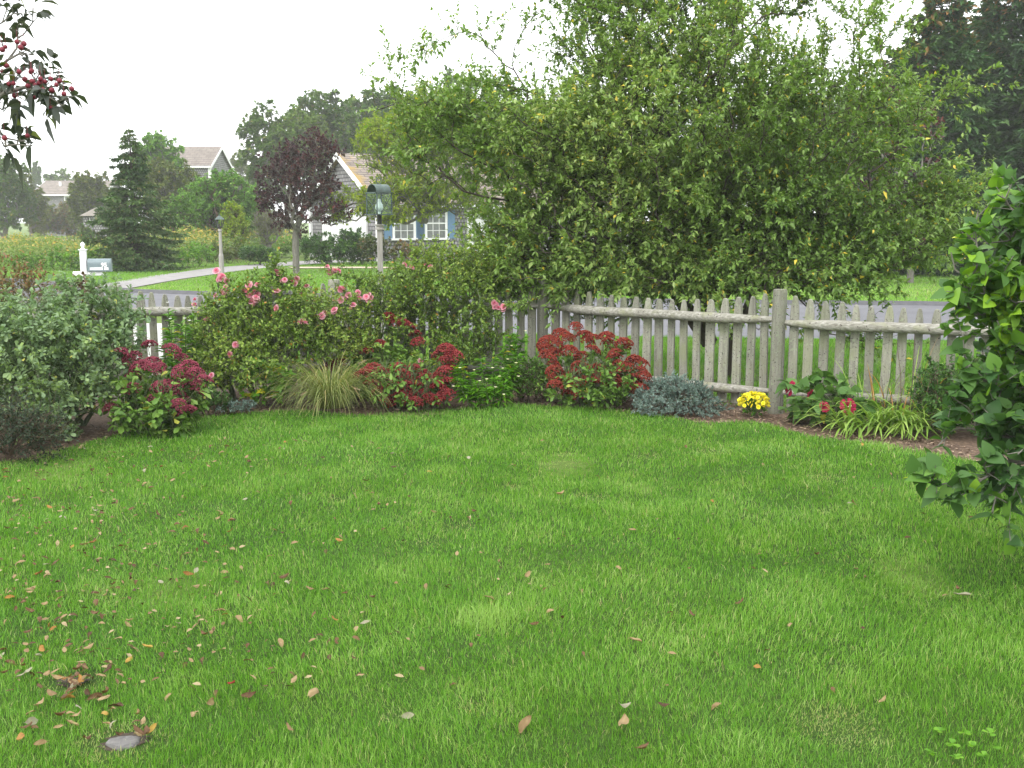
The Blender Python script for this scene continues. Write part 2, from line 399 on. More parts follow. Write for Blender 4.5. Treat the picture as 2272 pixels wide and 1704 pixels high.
def blob_pts(blobs, n, shell=0.5, seed=0, gap=-0.45, k=1.6):
    """points in a union of ellipsoids (cx,cy,cz,rx,ry,rz[,weight]); denser near the skin; holes where the noise is low"""
    B = np.array([list(b[:6]) + [b[6] if len(b) > 6 else b[3] * b[4] * b[5]] for b in blobs], float)
    pr = B[:, 6] / B[:, 6].sum(); res = []; tot = 0
    while tot < n:
        i = rng.choice(len(B), 3 * n, p=pr); u = unit(3 * n); r = rng.uniform(0, 1, 3 * n) ** (1 / (3 + 3 * shell))
        r = r * (1 + 0.10 * wob(u * 3 + i[:, None] * 3.1, 2.0, seed + 5))
        q = B[i, :3] + u * B[i, 3:6] * r[:, None]
        q = q[wob(q, k * 3 / max(B[:, 3:6].mean(), 0.1), seed) > gap]
        q = q[q[:, 2] > 0.02]
        res.append(q); tot += len(q)
    return np.concatenate(res)[:n]
def tint_fn(mu=0.5, sd=0.18, noise=0.15, k=2.0, seed=1, odd=0.0, oddv=0.97):
    def f(P):
        t = mu + rng.normal(size=len(P)) * sd + noise * wob(P, k, seed)
        t = np.clip(t, 0.02, 0.9)
        if odd: t = np.where(rng.uniform(size=len(P)) < odd, oddv, t)
        return t
    return f
# ------------------------------------------------------------------ the setting: ground, lawn, bed, road, drive, path
def edge_d(x):                                   # where the lawn meets the planting bed (distance at lateral x)
    return np.interp(x, EX, EY)
_e = [(-300, 1090), (0, 1022), (170, 985), (330, 950), (430, 928), (560, 912), (640, 912), (800, 914), (1000, 905), (1150, 902), (1300, 905), (1420, 913),
      (1560, 936), (1650, 934), (1700, 942), (1780, 966), (1850, 978), (2000, 1000), (2100, 1012), (2250, 1050), (2500, 1120)]
_w = np.array([gp(*e)[:2] for e in _e]); EX, EY = _w[:, 0], _w[:, 1]

def flat(name, pts, z, m, kind='structure'):
    me = bpy.data.meshes.new(name); me.from_pydata([(float(p[0]), float(p[1]), z) for p in pts], [], [tuple(range(len(pts)))]); me.update()
    return tag(link(name, me, None, [m]), kind=kind)
def ribbon(name, a, b, z, m):
    a, b = np.array(a)[:, :2], np.array(b)[:, :2]; n = len(a)
    V = np.concatenate([np.c_[a, np.full(n, z)], np.c_[b, np.full(n, z)]])
    T = [(i, i + 1, n + i + 1, n + i) for i in range(n - 1)]
    return tag(mesh_np(name, V, T, m), kind='structure')

def grass_ground(name, c1, c2, c3, dry, sc=2.0):
    m, nt, b = mat(name); tc = nt.nodes.new('ShaderNodeTexCoord')
    n1 = nt.nodes.new('ShaderNodeTexNoise'); n1.inputs['Scale'].default_value = 0.35; n1.inputs['Detail'].default_value = 5
    n2 = nt.nodes.new('ShaderNodeTexNoise'); n2.inputs['Scale'].default_value = 18; n2.inputs['Detail'].default_value = 8; n2.inputs['Roughness'].default_value = 0.8
    for n in (n1, n2): nt.links.new(tc.outputs['Object'], n.inputs[0])
    r1 = ramp(nt, [(0.3, c1), (0.5, c2), (0.72, c3)]); nt.links.new(n1.outputs[0], r1.inputs[0])
    r2 = ramp(nt, [(0.28, (0.45, 0.45, 0.45)), (0.5, (1, 1, 1)), (0.75, (1.5, 1.45, 1.5))]); nt.links.new(n2.outputs[0], r2.inputs[0])
    mm = nt.nodes.new('ShaderNodeMixRGB'); mm.blend_type = 'MULTIPLY'; mm.inputs[0].default_value = 1
    nt.links.new(r1.outputs[0], mm.inputs[1]); nt.links.new(r2.outputs[0], mm.inputs[2])
    nt.links.new(mm.outputs[0], b.inputs['Base Color']); b.inputs['Roughness'].default_value = 0.9; b.inputs['Specular IOR Level'].default_value = 0.15
    bp = nt.nodes.new('ShaderNodeBump'); bp.inputs['Strength'].default_value = 0.8; bp.inputs['Distance'].default_value = 0.04
    nt.links.new(n2.outputs[0], bp.inputs['Height']); nt.links.new(bp.outputs[0], b.inputs['Normal'])
    return m
M['far_grass'] = grass_ground('far_grass', (0.085, 0.135, 0.028), (0.105, 0.165, 0.032), (0.135, 0.18, 0.045), None)
M['soil_grass'] = grass_ground('soil_grass', (0.035, 0.075, 0.012), (0.045, 0.09, 0.014), (0.06, 0.10, 0.02), None)
M['mulch'] = noise_mat('mulch', [(0.3, (0.05, 0.032, 0.022)), (0.5, (0.12, 0.08, 0.055)), (0.7, (0.22, 0.155, 0.11))], 34, bump=1.0)
M['soil'] = noise_mat('bare_soil', [(0.3, (0.03, 0.022, 0.015)), (0.6, (0.06, 0.045, 0.03)), (0.8, (0.10, 0.078, 0.05))], 40, bump=1.0)
M['asphalt'] = noise_mat('asphalt', [(0.3, (0.09, 0.09, 0.1)), (0.7, (0.128, 0.128, 0.14))], 1.2, detail=12, rough=0.75, bump=0.05, spots=[(60, 0.55, 0.75, (0.2, 0.2, 0.21))])
M['kerb'] = noise_mat('kerb', [(0.3, (0.06, 0.06, 0.066)), (0.7, (0.10, 0.10, 0.105))], 6, detail=10, rough=0.85)
M['drive'] = noise_mat('drive', [(0.3, (0.2, 0.19, 0.185)), (0.7, (0.30, 0.29, 0.28))], 3, detail=12, rough=0.9, bump=0.1)
M['sand'] = noise_mat('sand', [(0.3, (0.36, 0.29, 0.2)), (0.7, (0.5, 0.42, 0.31))], 3, detail=10, rough=0.95)

k = 96
flat('ground', [(900 * math.cos(2 * math.pi * i / k), 900 * math.sin(2 * math.pi * i / k)) for i in range(k)], -0.03, M['far_grass'])
far = [gp(2900, 690), gp(2272, 681), gp(2060, 675), gp(1600, 671), gp(1136, 665), gp(700, 657), gp(450, 652), gp(300, 647), gp(225, 640), gp(150, 632), gp(0, 621), gp(-300, 604), gp(-800, 585)]
near = [gp(2900, 770), gp(2272, 756), gp(2060, 752), gp(1600, 747), gp(1136, 738), gp(800, 724), gp(600, 712), gp(420, 697), gp(330, 689), gp(200, 672), gp(0, 650), gp(-300, 624), gp(-800, 600)]
ribbon('road', far, near, -0.018, M['asphalt'])
kb = MB(); fk = [p for p in far]
for i in range(len(fk) - 1):                       # low asphalt berm along the far side of the road
    a, b_ = Vector((fk[i][0], fk[i][1], -0.03)), Vector((fk[i + 1][0], fk[i + 1][1], -0.03))
    if 330 > 0 and i == 8: continue                # the drive opens here
    d = (b_ - a); nv = Vector((d.y, -d.x, 0)).normalized(); nv = nv if nv.y > 0 else -nv
    kb.add([a - nv * 0.14, a + Vector((0, 0, 0.09)), a + nv * 0.10 + Vector((0, 0, 0.09)), a + nv * 0.22, b_ - nv * 0.14, b_ + Vector((0, 0, 0.09)), b_ + nv * 0.10 + Vector((0, 0, 0.09)), b_ + nv * 0.22],
           [(0, 1, 5, 4), (1, 2, 6, 5), (2, 3, 7, 6)])
tag(kb.build('kerb', M['kerb']), kind='structure')
ribbon('driveway', [gp(190, 637), gp(222, 630), gp(330, 612), gp(470, 593.5), gp(600, 583), gp(680, 577.5), gp(735, 575.5)],
       [gp(262, 646), gp(275, 640), gp(400, 618), gp(520, 601), gp(620, 590), gp(720, 583), gp(800, 580)], -0.012, M['drive'])
ribbon('path', [gp(640, 591.5), gp(760, 591), gp(880, 591.5), gp(1000, 592)], [gp(650, 594.5), gp(760, 594), gp(880, 594.5), gp(1000, 595)], -0.008, M['sand'])
ribbon('farm_track_path', [gp(-200, 533), gp(60, 530), gp(150, 530.5), gp(260, 531)], [gp(-200, 545), gp(60, 536), gp(150, 534.5), gp(260, 534)], -0.008, M['sand'])

# lawn sheet: gently uneven, cut to the bed's edge
xs = np.arange(-5.2, 5.6, 0.1); ys = np.arange(1.0, 11.2, 0.1)
def lawn_z(x, y): return 0.018 * np.sin(x * 1.7 + 0.6) * np.sin(y * 1.3 + 1.1) + 0.012 * np.sin(x * 3.3 + y * 2.1) + 0.006 * np.sin(7 * x - 3 * y) - 0.005
gxm, gym = np.meshgrid(xs, ys); Vl = np.stack([gxm, gym, lawn_z(gxm, gym)], -1).reshape(-1, 3)
nx = len(xs); Tl = []
for j in range(len(ys) - 1):
    for i in range(nx - 1):
        if ys[j + 1] < edge_d(xs[i] + 0.05) + 0.02: Tl.append((j * nx + i, j * nx + i + 1, (j + 1) * nx + i + 1, (j + 1) * nx + i))
tag(mesh_np('lawn', Vl, Tl, M['soil_grass'], smooth=True), kind='structure')
ex = np.linspace(-5.6, 6.2, 80)
def fence_y(x): return np.interp(x, [p[0] for p in POSTS], [p[1] for p in POSTS])
POSTS = [(-6.05, 9.55), (-3.93, 10.5), (-1.93, 11.5), (0.33, 11.35), (2.455, 9.72), (4.86, 8.85), (7.2, 8.2)]
bv = np.concatenate([np.c_[ex, edge_d(ex) - 0.2, np.full(80, -0.022)], np.c_[ex, np.maximum(fence_y(ex) + 0.5, edge_d(ex) + 0.6), np.full(80, -0.022)]])
tag(mesh_np('garden_bed_ground', bv, [(i, i + 1, 80 + i + 1, 80 + i) for i in range(79)], M['mulch']), kind='structure')
# mulch chips
n = 9000; cx = rng.uniform(-4.6, 5.2, n); cyy = edge_d(cx) + rng.uniform(-0.06, 1.0, n); fo = Foliage()
fo.leaves(np.c_[cx, cyy, np.full(n, -0.012) + rng.uniform(0, 0.02, n)], np.c_[rng.normal(size=(n, 2)), rng.normal(size=n) * 0.2], nrm(np.array([[0, 0, 1.0]]) + unit(n) * 0.4),
          rng.uniform(0.02, 0.06, n), rng.uniform(0.006, 0.018, n), rng.uniform(0, 1, n), 'card')
M['chip'] = leaf_mat('chip', [(0, (0.06, 0.04, 0.03)), (0.5, (0.17, 0.115, 0.08)), (1, (0.36, 0.27, 0.19))], trans=0, rough=0.9)
tag(fo.build('bark_mulch_debris', M['chip']), 'brown bark mulch chips covering the planting bed', 'mulch', kind='stuff')

# ------------------------------------------------------------------ grass blades
M['grass'] = leaf_mat('grass', [(0.0, (0.046, 0.132, 0.014)), (0.35, (0.081, 0.212, 0.020)), (0.6, (0.130, 0.276, 0.032)), (0.8, (0.195, 0.335, 0.068)), (0.92, (0.30, 0.38, 0.14)), (1.0, (0.42, 0.35, 0.19))],
                      trans=0.38, rough=0.45, spec=0.3, tcol=(1.22, 1.25, 0.62), gain=1.24, sat=1.03)
def blades(fo, X, Y, Z, hgt, wid, tint, lean, az, seg2=True):
    n = len(X); P = np.c_[X, Y, Z]; d = np.c_[np.cos(az), np.sin(az), np.zeros(n)]
    sa = az + np.pi / 2 + rng.normal(size=n) * 0.9; sd = np.c_[np.cos(sa), np.sin(sa), np.zeros(n)] * (wid / 2)[:, None]
    m1 = P + d * (hgt * lean * 0.35)[:, None]; m1[:, 2] += hgt * 0.55 * np.sqrt(np.maximum(1 - lean ** 2 * 0.4, 0.1))
    tp = P + d * (hgt * lean)[:, None]; tp[:, 2] += hgt * np.sqrt(np.maximum(1 - lean ** 2, 0.06))
    V = np.stack([P - sd, P + sd, m1 - sd * 0.8, m1 + sd * 0.8, tp], 1)
    T = (np.arange(n)[:, None, None] * 5 + np.array([(0, 1, 3), (0, 3, 2), (2, 3, 4)])[None]).reshape(-1, 3)
    fo.raw(V.reshape(-1, 3), T, np.repeat(tint, 5))
CR = np.random.default_rng(77); CL = []
for i in range(55):
    yy = CR.uniform(3.1, 9.3); CL.append((CR.uniform(-.52, .52) * yy, yy, CR.uniform(.05, .19), CR.uniform(.05, .16) if i % 3 else -1, CR.uniform(1.0, 1.3)))
fo = Foliage()
def field(n, y0, y1, xf=None):
    y = rng.uniform(y0, y1, n); hw = 0.56 * y + 1.2; x = rng.uniform(-1, 1, n) * hw
    return x, y
for (y0, y1, dens, hg, wd) in ((2.7, 3.9, 20000, 0.048, 0.0021), (3.9, 5.4, 13500, 0.048, 0.0027), (5.4, 7.4, 8600, 0.047, 0.0036), (7.4, 11.0, 5600, 0.046, 0.0048)):
    area = (y1 - y0) * 2 * (0.56 * (y0 + y1) / 2 + 1.2); n = int(area * dens)
    x, y = field(n, y0, y1)
    kp = y < edge_d(x) + rng.normal(size=n) * 0.03
    for px, py, rx, ry, f in ((275, 1655, .07, .055, .93), (275, 1655, .12, .09, .4), (165, 1522, .10, .08, .7), (70, 1400, .1, .06, .3)):      # the flat stone and a bare hollow
        q = gp(px, py); kp &= ~((np.hypot((x - q[0]) / rx, (y - q[1]) / ry) < 1) & (rng.uniform(size=n) < f))
    x, y = x[kp], y[kp]; n = len(x)
    Q = np.c_[x, y, np.zeros(n)]
    tuft = wob(Q, 5.5, 3); patch = wob(Q, 1.7, 4); fine = wob(Q, 16, 8)
    flow = 2.0 * wob(Q, 2.2, 21) + 1.6 * wob(Q, 6, 22) + rng.normal(size=n) * 1.6
    h = hg * .76 * (1 + 0.16 * tuft + 0.28 * rng.normal(size=n)) * (0.95 + 0.07 * patch); h = np.clip(h, 0.015, 0.13)
    long_ = rng.uniform(size=n) < 0.012; h = np.where(long_, h * 1.7, h)
    t = 0.50 + 0.035 * patch + 0.05 * tuft + 0.06 * fine + rng.normal(size=n) * 0.19
    t = np.clip(t, 0.02, 0.9); dead = rng.uniform(size=n) < (0.035 + 0.03 * (fine > 0.6)); t = np.where(dead, rng.uniform(0.88, 1.0, n), t)
    for (px, py, rr) in ((1860, 1600, 0.17), (270, 1655, 0.16), (165, 1525, 0.12), (1135, 1080, .08)):     # thin dry patches
        q = gp(px, py); dd = np.hypot(x - q[0], (y - q[1])); near_ = dd < rr * (0.7 + 0.5 * rng.uniform(size=n))
        t = np.where(near_ & (rng.uniform(size=n) < 0.5), rng.uniform(0.85, 1, n), t); h = np.where(near_, h * 0.55, h)
    for c in CL:
        dd = np.hypot(x - c[0], y - c[1]); near_ = dd < c[2] * (.55 + .6 * rng.uniform(size=n))
        if c[3] > 0: t = np.where(near_, np.clip(t + c[3], 0, .86), t); h = np.where(near_, h * c[4], h)
        else: t = np.where(near_ & (rng.uniform(size=n) < .3), rng.uniform(.84, 1, n), t); h = np.where(near_, h * .62, h)
    lime = (np.hypot(x - gp(1110, 1420)[0], y - gp(1110, 1420)[1]) < 0.22 * (0.6 + 0.5 * tuft)); t = np.where(lime, np.clip(t + 0.25, 0, .84), t); h = np.where(lime, h * 1.35, h)
    lean = np.clip(0.5 + 0.24 * rng.normal(size=n) + 0.08 * wob(Q, 5, 30), 0.05, 0.96)
    blades(fo, x, y, lawn_z(x, y) - 0.004, h, wd * .88 * rng.uniform(0.7, 1.35, n), t, lean, flow)
tag(fo.build('lawn_grass', M['grass']), 'mown bright green grass of the garden lawn', 'grass', kind='stuff')
# verge between fence and road
fo = Foliage(); n = 95000
x = rng.uniform(-4, 8.6, n); y = rng.uniform(9.3, 17.0, n)
kp = (y > fence_y(x) + 0.05) & (np.abs(x) < 0.56 * y + 0.5)
rn = np.array([p[:2] for p in near]); o_ = np.argsort(rn[:, 0]); kp &= y < np.interp(x, rn[o_, 0], rn[o_, 1]) + rng.normal(size=n) * 0.05
x, y = x[kp], y[kp]; n = len(x); Q = np.c_[x, y, np.zeros(n)]
blades(fo, x, y, np.full(n, -0.03), np.clip(0.06 * (1 + 0.3 * wob(Q, 4, 3) + 0.2 * rng.normal(size=n)), .02, .14), rng.uniform(0.005, 0.009, n), np.clip(0.52 + 0.12 * wob(Q, 1.5, 5) + 0.13 * rng.normal(size=n), 0.02, 0.9),
       np.clip(0.45 + 0.2 * rng.normal(size=n), 0.05, 0.9), rng.uniform(0, 6.28, n))
tag(fo.build('verge_grass', M['grass']), 'bright green grass on the verge between fence and road', 'grass', kind='stuff')
# far lawns across the road: sparser, shorter
fo = Foliage(); n = 150000
y = 22.5 + 24 * rng.uniform(size=n) ** 1.15; x = rng.uniform(-0.5, 0.55, n) * y
rf = np.array([p[:2] for p in far]); o_ = np.argsort(rf[:, 0]); kp = y > np.interp(x, rf[o_, 0], rf[o_, 1]) + 0.2
dl = np.array([gp(190, 637), gp(222, 630), gp(330, 612), gp(470, 593.5), gp(600, 583), gp(680, 577.5), gp(735, 575.5)]); dr_ = np.array([gp(262, 646), gp(275, 640), gp(400, 618), gp(520, 601), gp(620, 590), gp(720, 583), gp(800, 580)])
ind = (y < np.interp(x, dl[:, 0], dl[:, 1]) + .05) & (y > np.interp(x, dr_[:, 0], dr_[:, 1]) - .05) & (x < dl[-1, 0] + 1) & (x > dl[0, 0] - 1)
kp &= ~ind; kp &= ~((y > 39.3) & (y < 41.2) & (x > -9) & (x < -2))
x, y = x[kp], y[kp]; n = len(x); Q = np.c_[x, y, np.zeros(n)]
blades(fo, x, y, np.full(n, -0.03), np.clip(0.055 * (1 + 0.25 * rng.normal(size=n)), .015, .1), rng.uniform(0.012, 0.022, n), np.clip(0.66 + 0.10 * wob(Q, 0.6, 5) + 0.10 * rng.normal(size=n), 0.05, 0.95),
       np.clip(0.5 + 0.2 * rng.normal(size=n), 0.05, 0.9), rng.uniform(0, 6.28, n))
tag(fo.build('front_yard_grass', M['grass']), 'pale green mown grass of the front yard across the road', 'grass', kind='stuff')

# ------------------------------------------------------------------ picket fence
M['wood'] = noise_mat('weathered_wood', vary=.22, cols= [(0.25, (0.13, 0.127, 0.105)), (0.5, (0.23, 0.228, 0.19)), (0.75, (0.33, 0.328, 0.28))], scale=9, stretch=(5, 5, 0.35), detail=9, bump=1.0,
                      spots=[(75, 0.60, 0.68, (0.05, 0.045, 0.04)), (38, 0.58, 0.66, (0.26, 0.29, 0.21)), (5, 0.5, 0.75, (0.20, 0.215, 0.13))])
M['rail'] = noise_mat('rail_wood', [(0.25, (0.12, 0.105, 0.085)), (0.45, (0.22, 0.212, 0.178)), (0.7, (0.40, 0.39, 0.35))], 10, stretch=(0.6, 5, 5), detail=8, bump=0.9,
                      spots=[(6, 0.55, 0.7, (0.22, 0.225, 0.14)), (40, 0.63, 0.7, (0.06, 0.05, 0.04))])
fence = thing('picket_fence', 'weathered grey picket fence with round log rails along the planting bed', 'fence', (0, 10, 0))
def put(o, loc, rz=0.0):
    o.location = tuple(np.array(loc, float) - ORG[fence.name][0]); o.rotation_euler.z = rz
pk = []
for v in range(5):                                   # picket variants, 1 m tall to the tip, half-round front
    r = random.Random(v); wv = 0.0385 + r.uniform(-.003, .004); t = 0.034; lean = r.uniform(-.006, .006)
    prof = [(-wv, 0.02), (wv, 0.02), (wv * r.uniform(.96, 1.02), 0.5), (wv * r.uniform(.96, 1.02), 0.83), (wv * 0.86, 0.905), (wv * 0.58, 0.968 + r.uniform(-.008, .008)), (wv * 0.34, 0.995), (-wv * 0.36, 0.996), (-wv * 0.62, 0.962), (-wv * 0.88, 0.90), (-wv, 0.82), (-wv * 1.01, 0.5)]
    b = MB(); b.prism([(p[0] + lean * p[1], p[1]) for p in prof], (0, t, 0))
    o = b.build('picket', M['wood'], fence, world=False, bevel=0.007); pk.append(o)
used = set()
def place_picket(p, rz, hgt):
    i = random.randrange(5); s = pk[i]
    if i in used: o = s.copy(); C.objects.link(o)
    else: o = s; used.add(i)
    put(o, p, rz + random.uniform(-.08, .08)); o.scale = (random.uniform(.97, 1.13), 1, hgt)
    o.rotation_euler.y = random.uniform(-.012, .012)
TOPD = {0: 1.12, 1: 1.12, 2: 1.14, 3: 1.13, 4: 1.12, 5: 1.10, 6: 1.1}
for i in range(len(POSTS) - 1):
    a, b_ = np.array(POSTS[i]), np.array(POSTS[i + 1]); L = np.linalg.norm(b_ - a); u = (b_ - a) / L; rz = math.atan2(u[1], u[0]); nrmv = np.array([-u[1], u[0]])
    nr = -nrmv if nrmv[1] > 0 else nrmv                        # toward the camera
    npk = 18
    for j in range(npk):
        t = (j + 1) / (npk + 1); dip = 0.125 * (1 - (2 * t - 1) ** 2) ** 0.8
        q = a + u * L * t - nr * 0.012
        place_picket((q[0], q[1], 0), rz, 1.115 - dip + random.uniform(-.008, .008))
    for z, rr, sag in (((0.83 if i >= 4 else 0.855), 0.048, 0.02), (0.185, 0.044, 0.015)):
        pts, rad = [], []
        for j in range(13):
            t = j / 12; q = a + u * (0.05 + (L - 0.10) * t) + nr * (0.058 * min(1, 5 * t, 5 * (1 - t)))
            pts.append((q[0], q[1], z - sag * math.sin(math.pi * t) + 0.006 * math.sin(9 * t + i)))
            e = min(t, 1 - t); rad.append(rr * (0.5 if e < 0.01 else 0.8 if e < 0.09 else 1.0) * random.uniform(.95, 1.05))
        ob = MB().tube(pts, rad, 12).build('rail', M['rail'], fence, smooth=True)
for i, p in enumerate(POSTS):
    hgt = 1.13 + random.uniform(-.01, .02); wv = 0.069 if i != 3 else 0.060
    b = MB().tube([(p[0], p[1], -0.05), (p[0], p[1], 0.4), (p[0] - 0.003, p[1], 0.8), (p[0] + 0.004, p[1], hgt - 0.03), (p[0] + 0.004, p[1], hgt)], [wv * 1.04, wv, wv * .98, wv * .96, wv * 0.84], 9, jit=0.075)
    b.build('post', M['wood'], fence, bevel=0.006)

# ------------------------------------------------------------------ lamp posts, mailbox, white board
M['white'] = noise_mat('white_paint', [(0.3, (0.72, 0.72, 0.72)), (0.7, (0.82, 0.82, 0.82))], 12, rough=0.5, bump=0.05)
M['verdigris'] = noise_mat('verdigris', [(0.3, (0.035, 0.05, 0.045)), (0.6, (0.075, 0.115, 0.10)), (0.8, (0.14, 0.20, 0.175))], 9, rough=0.55, bump=0.15, spec=0.5)
M['lamp_post'] = noise_mat('lamp_post', [(0.3, (0.24, 0.225, 0.21)), (0.7, (0.38, 0.36, 0.335))], 12, stretch=(3, 3, .4), rough=0.8, bump=0.3)
M['iron'] = noise_mat('iron', [(0.3, (0.02, 0.022, 0.022)), (0.7, (0.05, 0.052, 0.05))], 20, rough=0.5, bump=0.1)
M['glass'] = glass_mat('lantern_glass')
M['bulb'] = noise_mat('bulb', [(0.3, (0.7, 0.72, 0.72)), (0.7, (0.8, 0.82, 0.82))], 5, rough=0.2, bump=0)
LD = 15.2; lx = gx(843, LD, 1.4); q0 = np.array([lx, LD, 0.0])
zt = lambda py: gz(py, LD)
lamp = thing('lamp_post', 'tall weathered lamp post with an arched verdigris lantern and ring on top', 'lamp post', (lx, LD, -0.03))
zb, ztop, zroof, zring = zt(476), zt(428), zt(409), zt(395)
MB().box((lx, LD, (zt(508) - 0.03) / 2), (0.078, 0.078, zt(508) + 0.03), rz=0.1).build('post', M['lamp_post'], lamp, bevel=0.008)
MB().lathe((lx, LD, zt(510)), [(0.066, 0), (0.066, 0.02), (0.05, 0.03), (0.05, 0.05), (0.066, 0.06), (0.066, 0.08)], 16).build('collar', M['lamp_post'], lamp)
MB().lathe((lx, LD, zt(497)), [(0.034, -0.02), (0.034, zb - zt(497))], 14).build('stem', M['iron'], lamp)
la = R(42); ca, sa = math.cos(la), math.sin(la); hw = 0.125
def lp(a, b, z): return (lx + a * ca - b * sa, LD + a * sa + b * ca, z)
fr = MB()
for i in (-1, 1):
    for j in (-1, 1): fr.box(lp(i * hw, j * hw, (zb + ztop) / 2), (0.014, 0.014, ztop - zb), rz=la)
fr.box(lp(0, 0, zb), (2 * hw + 0.03, 2 * hw + 0.03, 0.016), rz=la)
for a, b_, dx, dy in ((0, hw, 1, 0), (0, -hw, 1, 0), (hw, 0, 0, 1), (-hw, 0, 0, 1)):
    fr.box(lp(a, b_, ztop), (2 * hw * dx + .036, 2 * hw * dy + .036, 0.018), rz=la)
lant = fr.build('lantern', M['verdigris'], lamp)
for sgn in (-1, 1):                                    # wire cross guard on the arch-end sides
    for s2 in (-1, 1):
        MB().tube([lp(sgn * (hw + .004), -hw * s2, zb + .02), lp(sgn * (hw + .004), hw * s2, ztop - .02)], 0.0035, 6).build('guard_wire', M['verdigris'], lant)
for a, b_, sx, sy in ((0, hw - .002, 2 * hw - .016, .003), (0, -hw + .002, 2 * hw - .016, .003), (hw - .002, 0, .003, 2 * hw - .016), (-hw + .002, 0, .003, 2 * hw - .016)):
    MB().box(lp(a, b_, (zb + ztop) / 2), (sx, sy, ztop - zb - .02), rz=la).build('pane', M['glass'], lant)
n = 14; arc = MB(); V = []
for s_ in (-1, 1):
    for rr in (hw * 0.95, hw * 0.95 - 0.008):
        for i in range(n + 1):
            q = math.pi * i / n; V.append(lp(s_ * hw * 1.0, rr * math.cos(q), ztop + 0.012 + rr * math.sin(q) * 0.92))
m_ = n + 1; Fc = []
for i in range(n):
    Fc += [(i, i + 1, 2 * m_ + i + 1, 2 * m_ + i), (m_ + i, 3 * m_ + i, 3 * m_ + i + 1, m_ + i + 1), (i, m_ + i, m_ + i + 1, i + 1), (2 * m_ + i, 2 * m_ + i + 1, 3 * m_ + i + 1, 3 * m_ + i)]
Fc += [(0, 2 * m_, 3 * m_, m_), (n, m_ + n, 3 * m_ + n, 2 * m_ + n)]
arc.add(V, Fc); arc.build('arched_roof', M['verdigris'], lamp, smooth=True)
baf = MB().box(lp(0.02, 0, ztop + 0.05), (0.006, hw * 1.45, 0.085), rz=la); baf.build('baffle', M['lamp_post'], lamp)
tor = MB().tube([(lx + 0.042 * math.cos(t) * ca, LD + 0.042 * math.cos(t) * sa, ztop + 0.125 + 0.042 + 0.046 * math.sin(t)) for t in np.linspace(0, 2 * math.pi, 20)], 0.007, 6, caps=False)
tor.build('ring', M['verdigris'], lamp, smooth=True)
MB().lathe((lx, LD, zb + 0.01), [(0.018, 0), (0.018, 0.03), (0.048, 0.06), (0.058, 0.09), (0.048, 0.13), (0.026, 0.17), (0.022, 0.20), (0.012, 0.21)], 16).build('bulb', M['bulb'], lamp, smooth=True)

FD = 35.6; fx = gx(490, FD, 0.8); f2 = thing('lamp_post', 'small grey lamp post standing beside the driveway across the road', 'lamp post', (fx, FD, -0.03))
zc = lambda py: gz(py, FD)
MB().lathe((fx, FD, -0.03), [(0.085, 0), (0.085, zc(568) + .03), (0.06, zc(562) + .03), (0.052, zc(515) + .03), (0.075, zc(512) + .03), (0.06, zc(508) + .03)], 10).build('post', M['lamp_post'], f2)
b = MB()
for i in (-1, 1):
    for j in (-1, 1): b.tube([(fx + i * .07, FD + j * .07, zc(505)), (fx + i * .115, FD + j * .115, zc(487))], 0.016, 6)
b.lathe((fx, FD, zc(508)), [(0.03, 0), (0.03, .03), (0.09, .06), (0.09, .075)], 8); b.build('lantern', M['iron'], f2)
MB().lathe((fx, FD, zc(487)), [(0.175, 0), (0.07, .09), (0.055, .11), (0.015, .13), (0.025, .16), (0.006, .18)], 8).build('lantern_roof', M['verdigris'], f2)
MB().lathe((fx, FD, zc(503)), [(0.065, 0), (0.10, .22)], 4).build('pane', M['glass'], f2)

BD = 29.6; bx = gx(186, BD, 0.5); z2 = lambda py: gz(py, BD)
M['mail'] = noise_mat('mailbox_metal', [(0.3, (0.125, 0.17, 0.185)), (0.7, (0.17, 0.22, 0.23))], 6, rough=0.4, bump=0.05, spec=0.5)
mb = thing('mailbox', 'blue-grey mailbox on a white post with ball finial beside the driveway', 'mailbox', (bx, BD, -0.03))
rz = R(12)
MB().box((bx, BD, z2(555) / 2 - .02), (0.165, 0.165, z2(555) + .04), rz=rz).build('post', M['white'], mb, bevel=0.01)
MB().box((bx, BD, z2(555) + .012), (0.215, 0.215, 0.026), rz=rz).lathe((bx, BD, z2(555) + .02), [(0.075, 0), (0.035, 0.05), (0.03, .06), (0.05, .085), (0.063, .12), (0.058, .155), (0.035, .185), (0.012, .2), (0.004, .215)], 18).build('finial', M['white'], mb, smooth=True)
u = np.array([math.cos(rz), math.sin(rz), 0]); nv = np.array([math.sin(rz), -math.cos(rz), 0])
pxm = 2350 / (BD * math.cos(PITCH) + 1.1 * math.sin(PITCH)); sc = 1 / pxm / math.cos(rz)
def mp_(a, z, b=0.0): return np.array([bx, BD, z]) + u * a + nv * b
arm_z = z2(607); MB().box(mp_((163 + 230) / 2 * sc - 186 * sc, arm_z), (67 * sc, 0.12, 0.115), rz=rz).build('crossarm', M['white'], mb, bevel=0.012)
b0, b1 = 9 * sc, 55.5 * sc; zl, zh = z2(602.5), z2(574); wv = (zh - zl) * 0.42
prof = [(-wv, 0.015), (-wv + .015, 0), (wv - .015, 0), (wv, 0.015)] + [(wv * math.cos(t), (zh - zl) - wv + wv * math.sin(t)) for t in np.linspace(0, math.pi, 14)]
bd = MB().prism(prof, tuple(u * (b1 - b0)), origin=tuple(mp_(b0, zl)), ex=tuple(-nv), ey=(0, 0, 1)).build('box', M['mail'], mb, smooth=True, bevel=0.006)
MB().prism([(p[0] * 1.04, p[1] * 1.02 - .004) for p in prof], tuple(u * 0.02), origin=tuple(mp_(b1 + .002, zl)), ex=tuple(-nv), ey=(0, 0, 1)).build('door', M['mail'], bd)
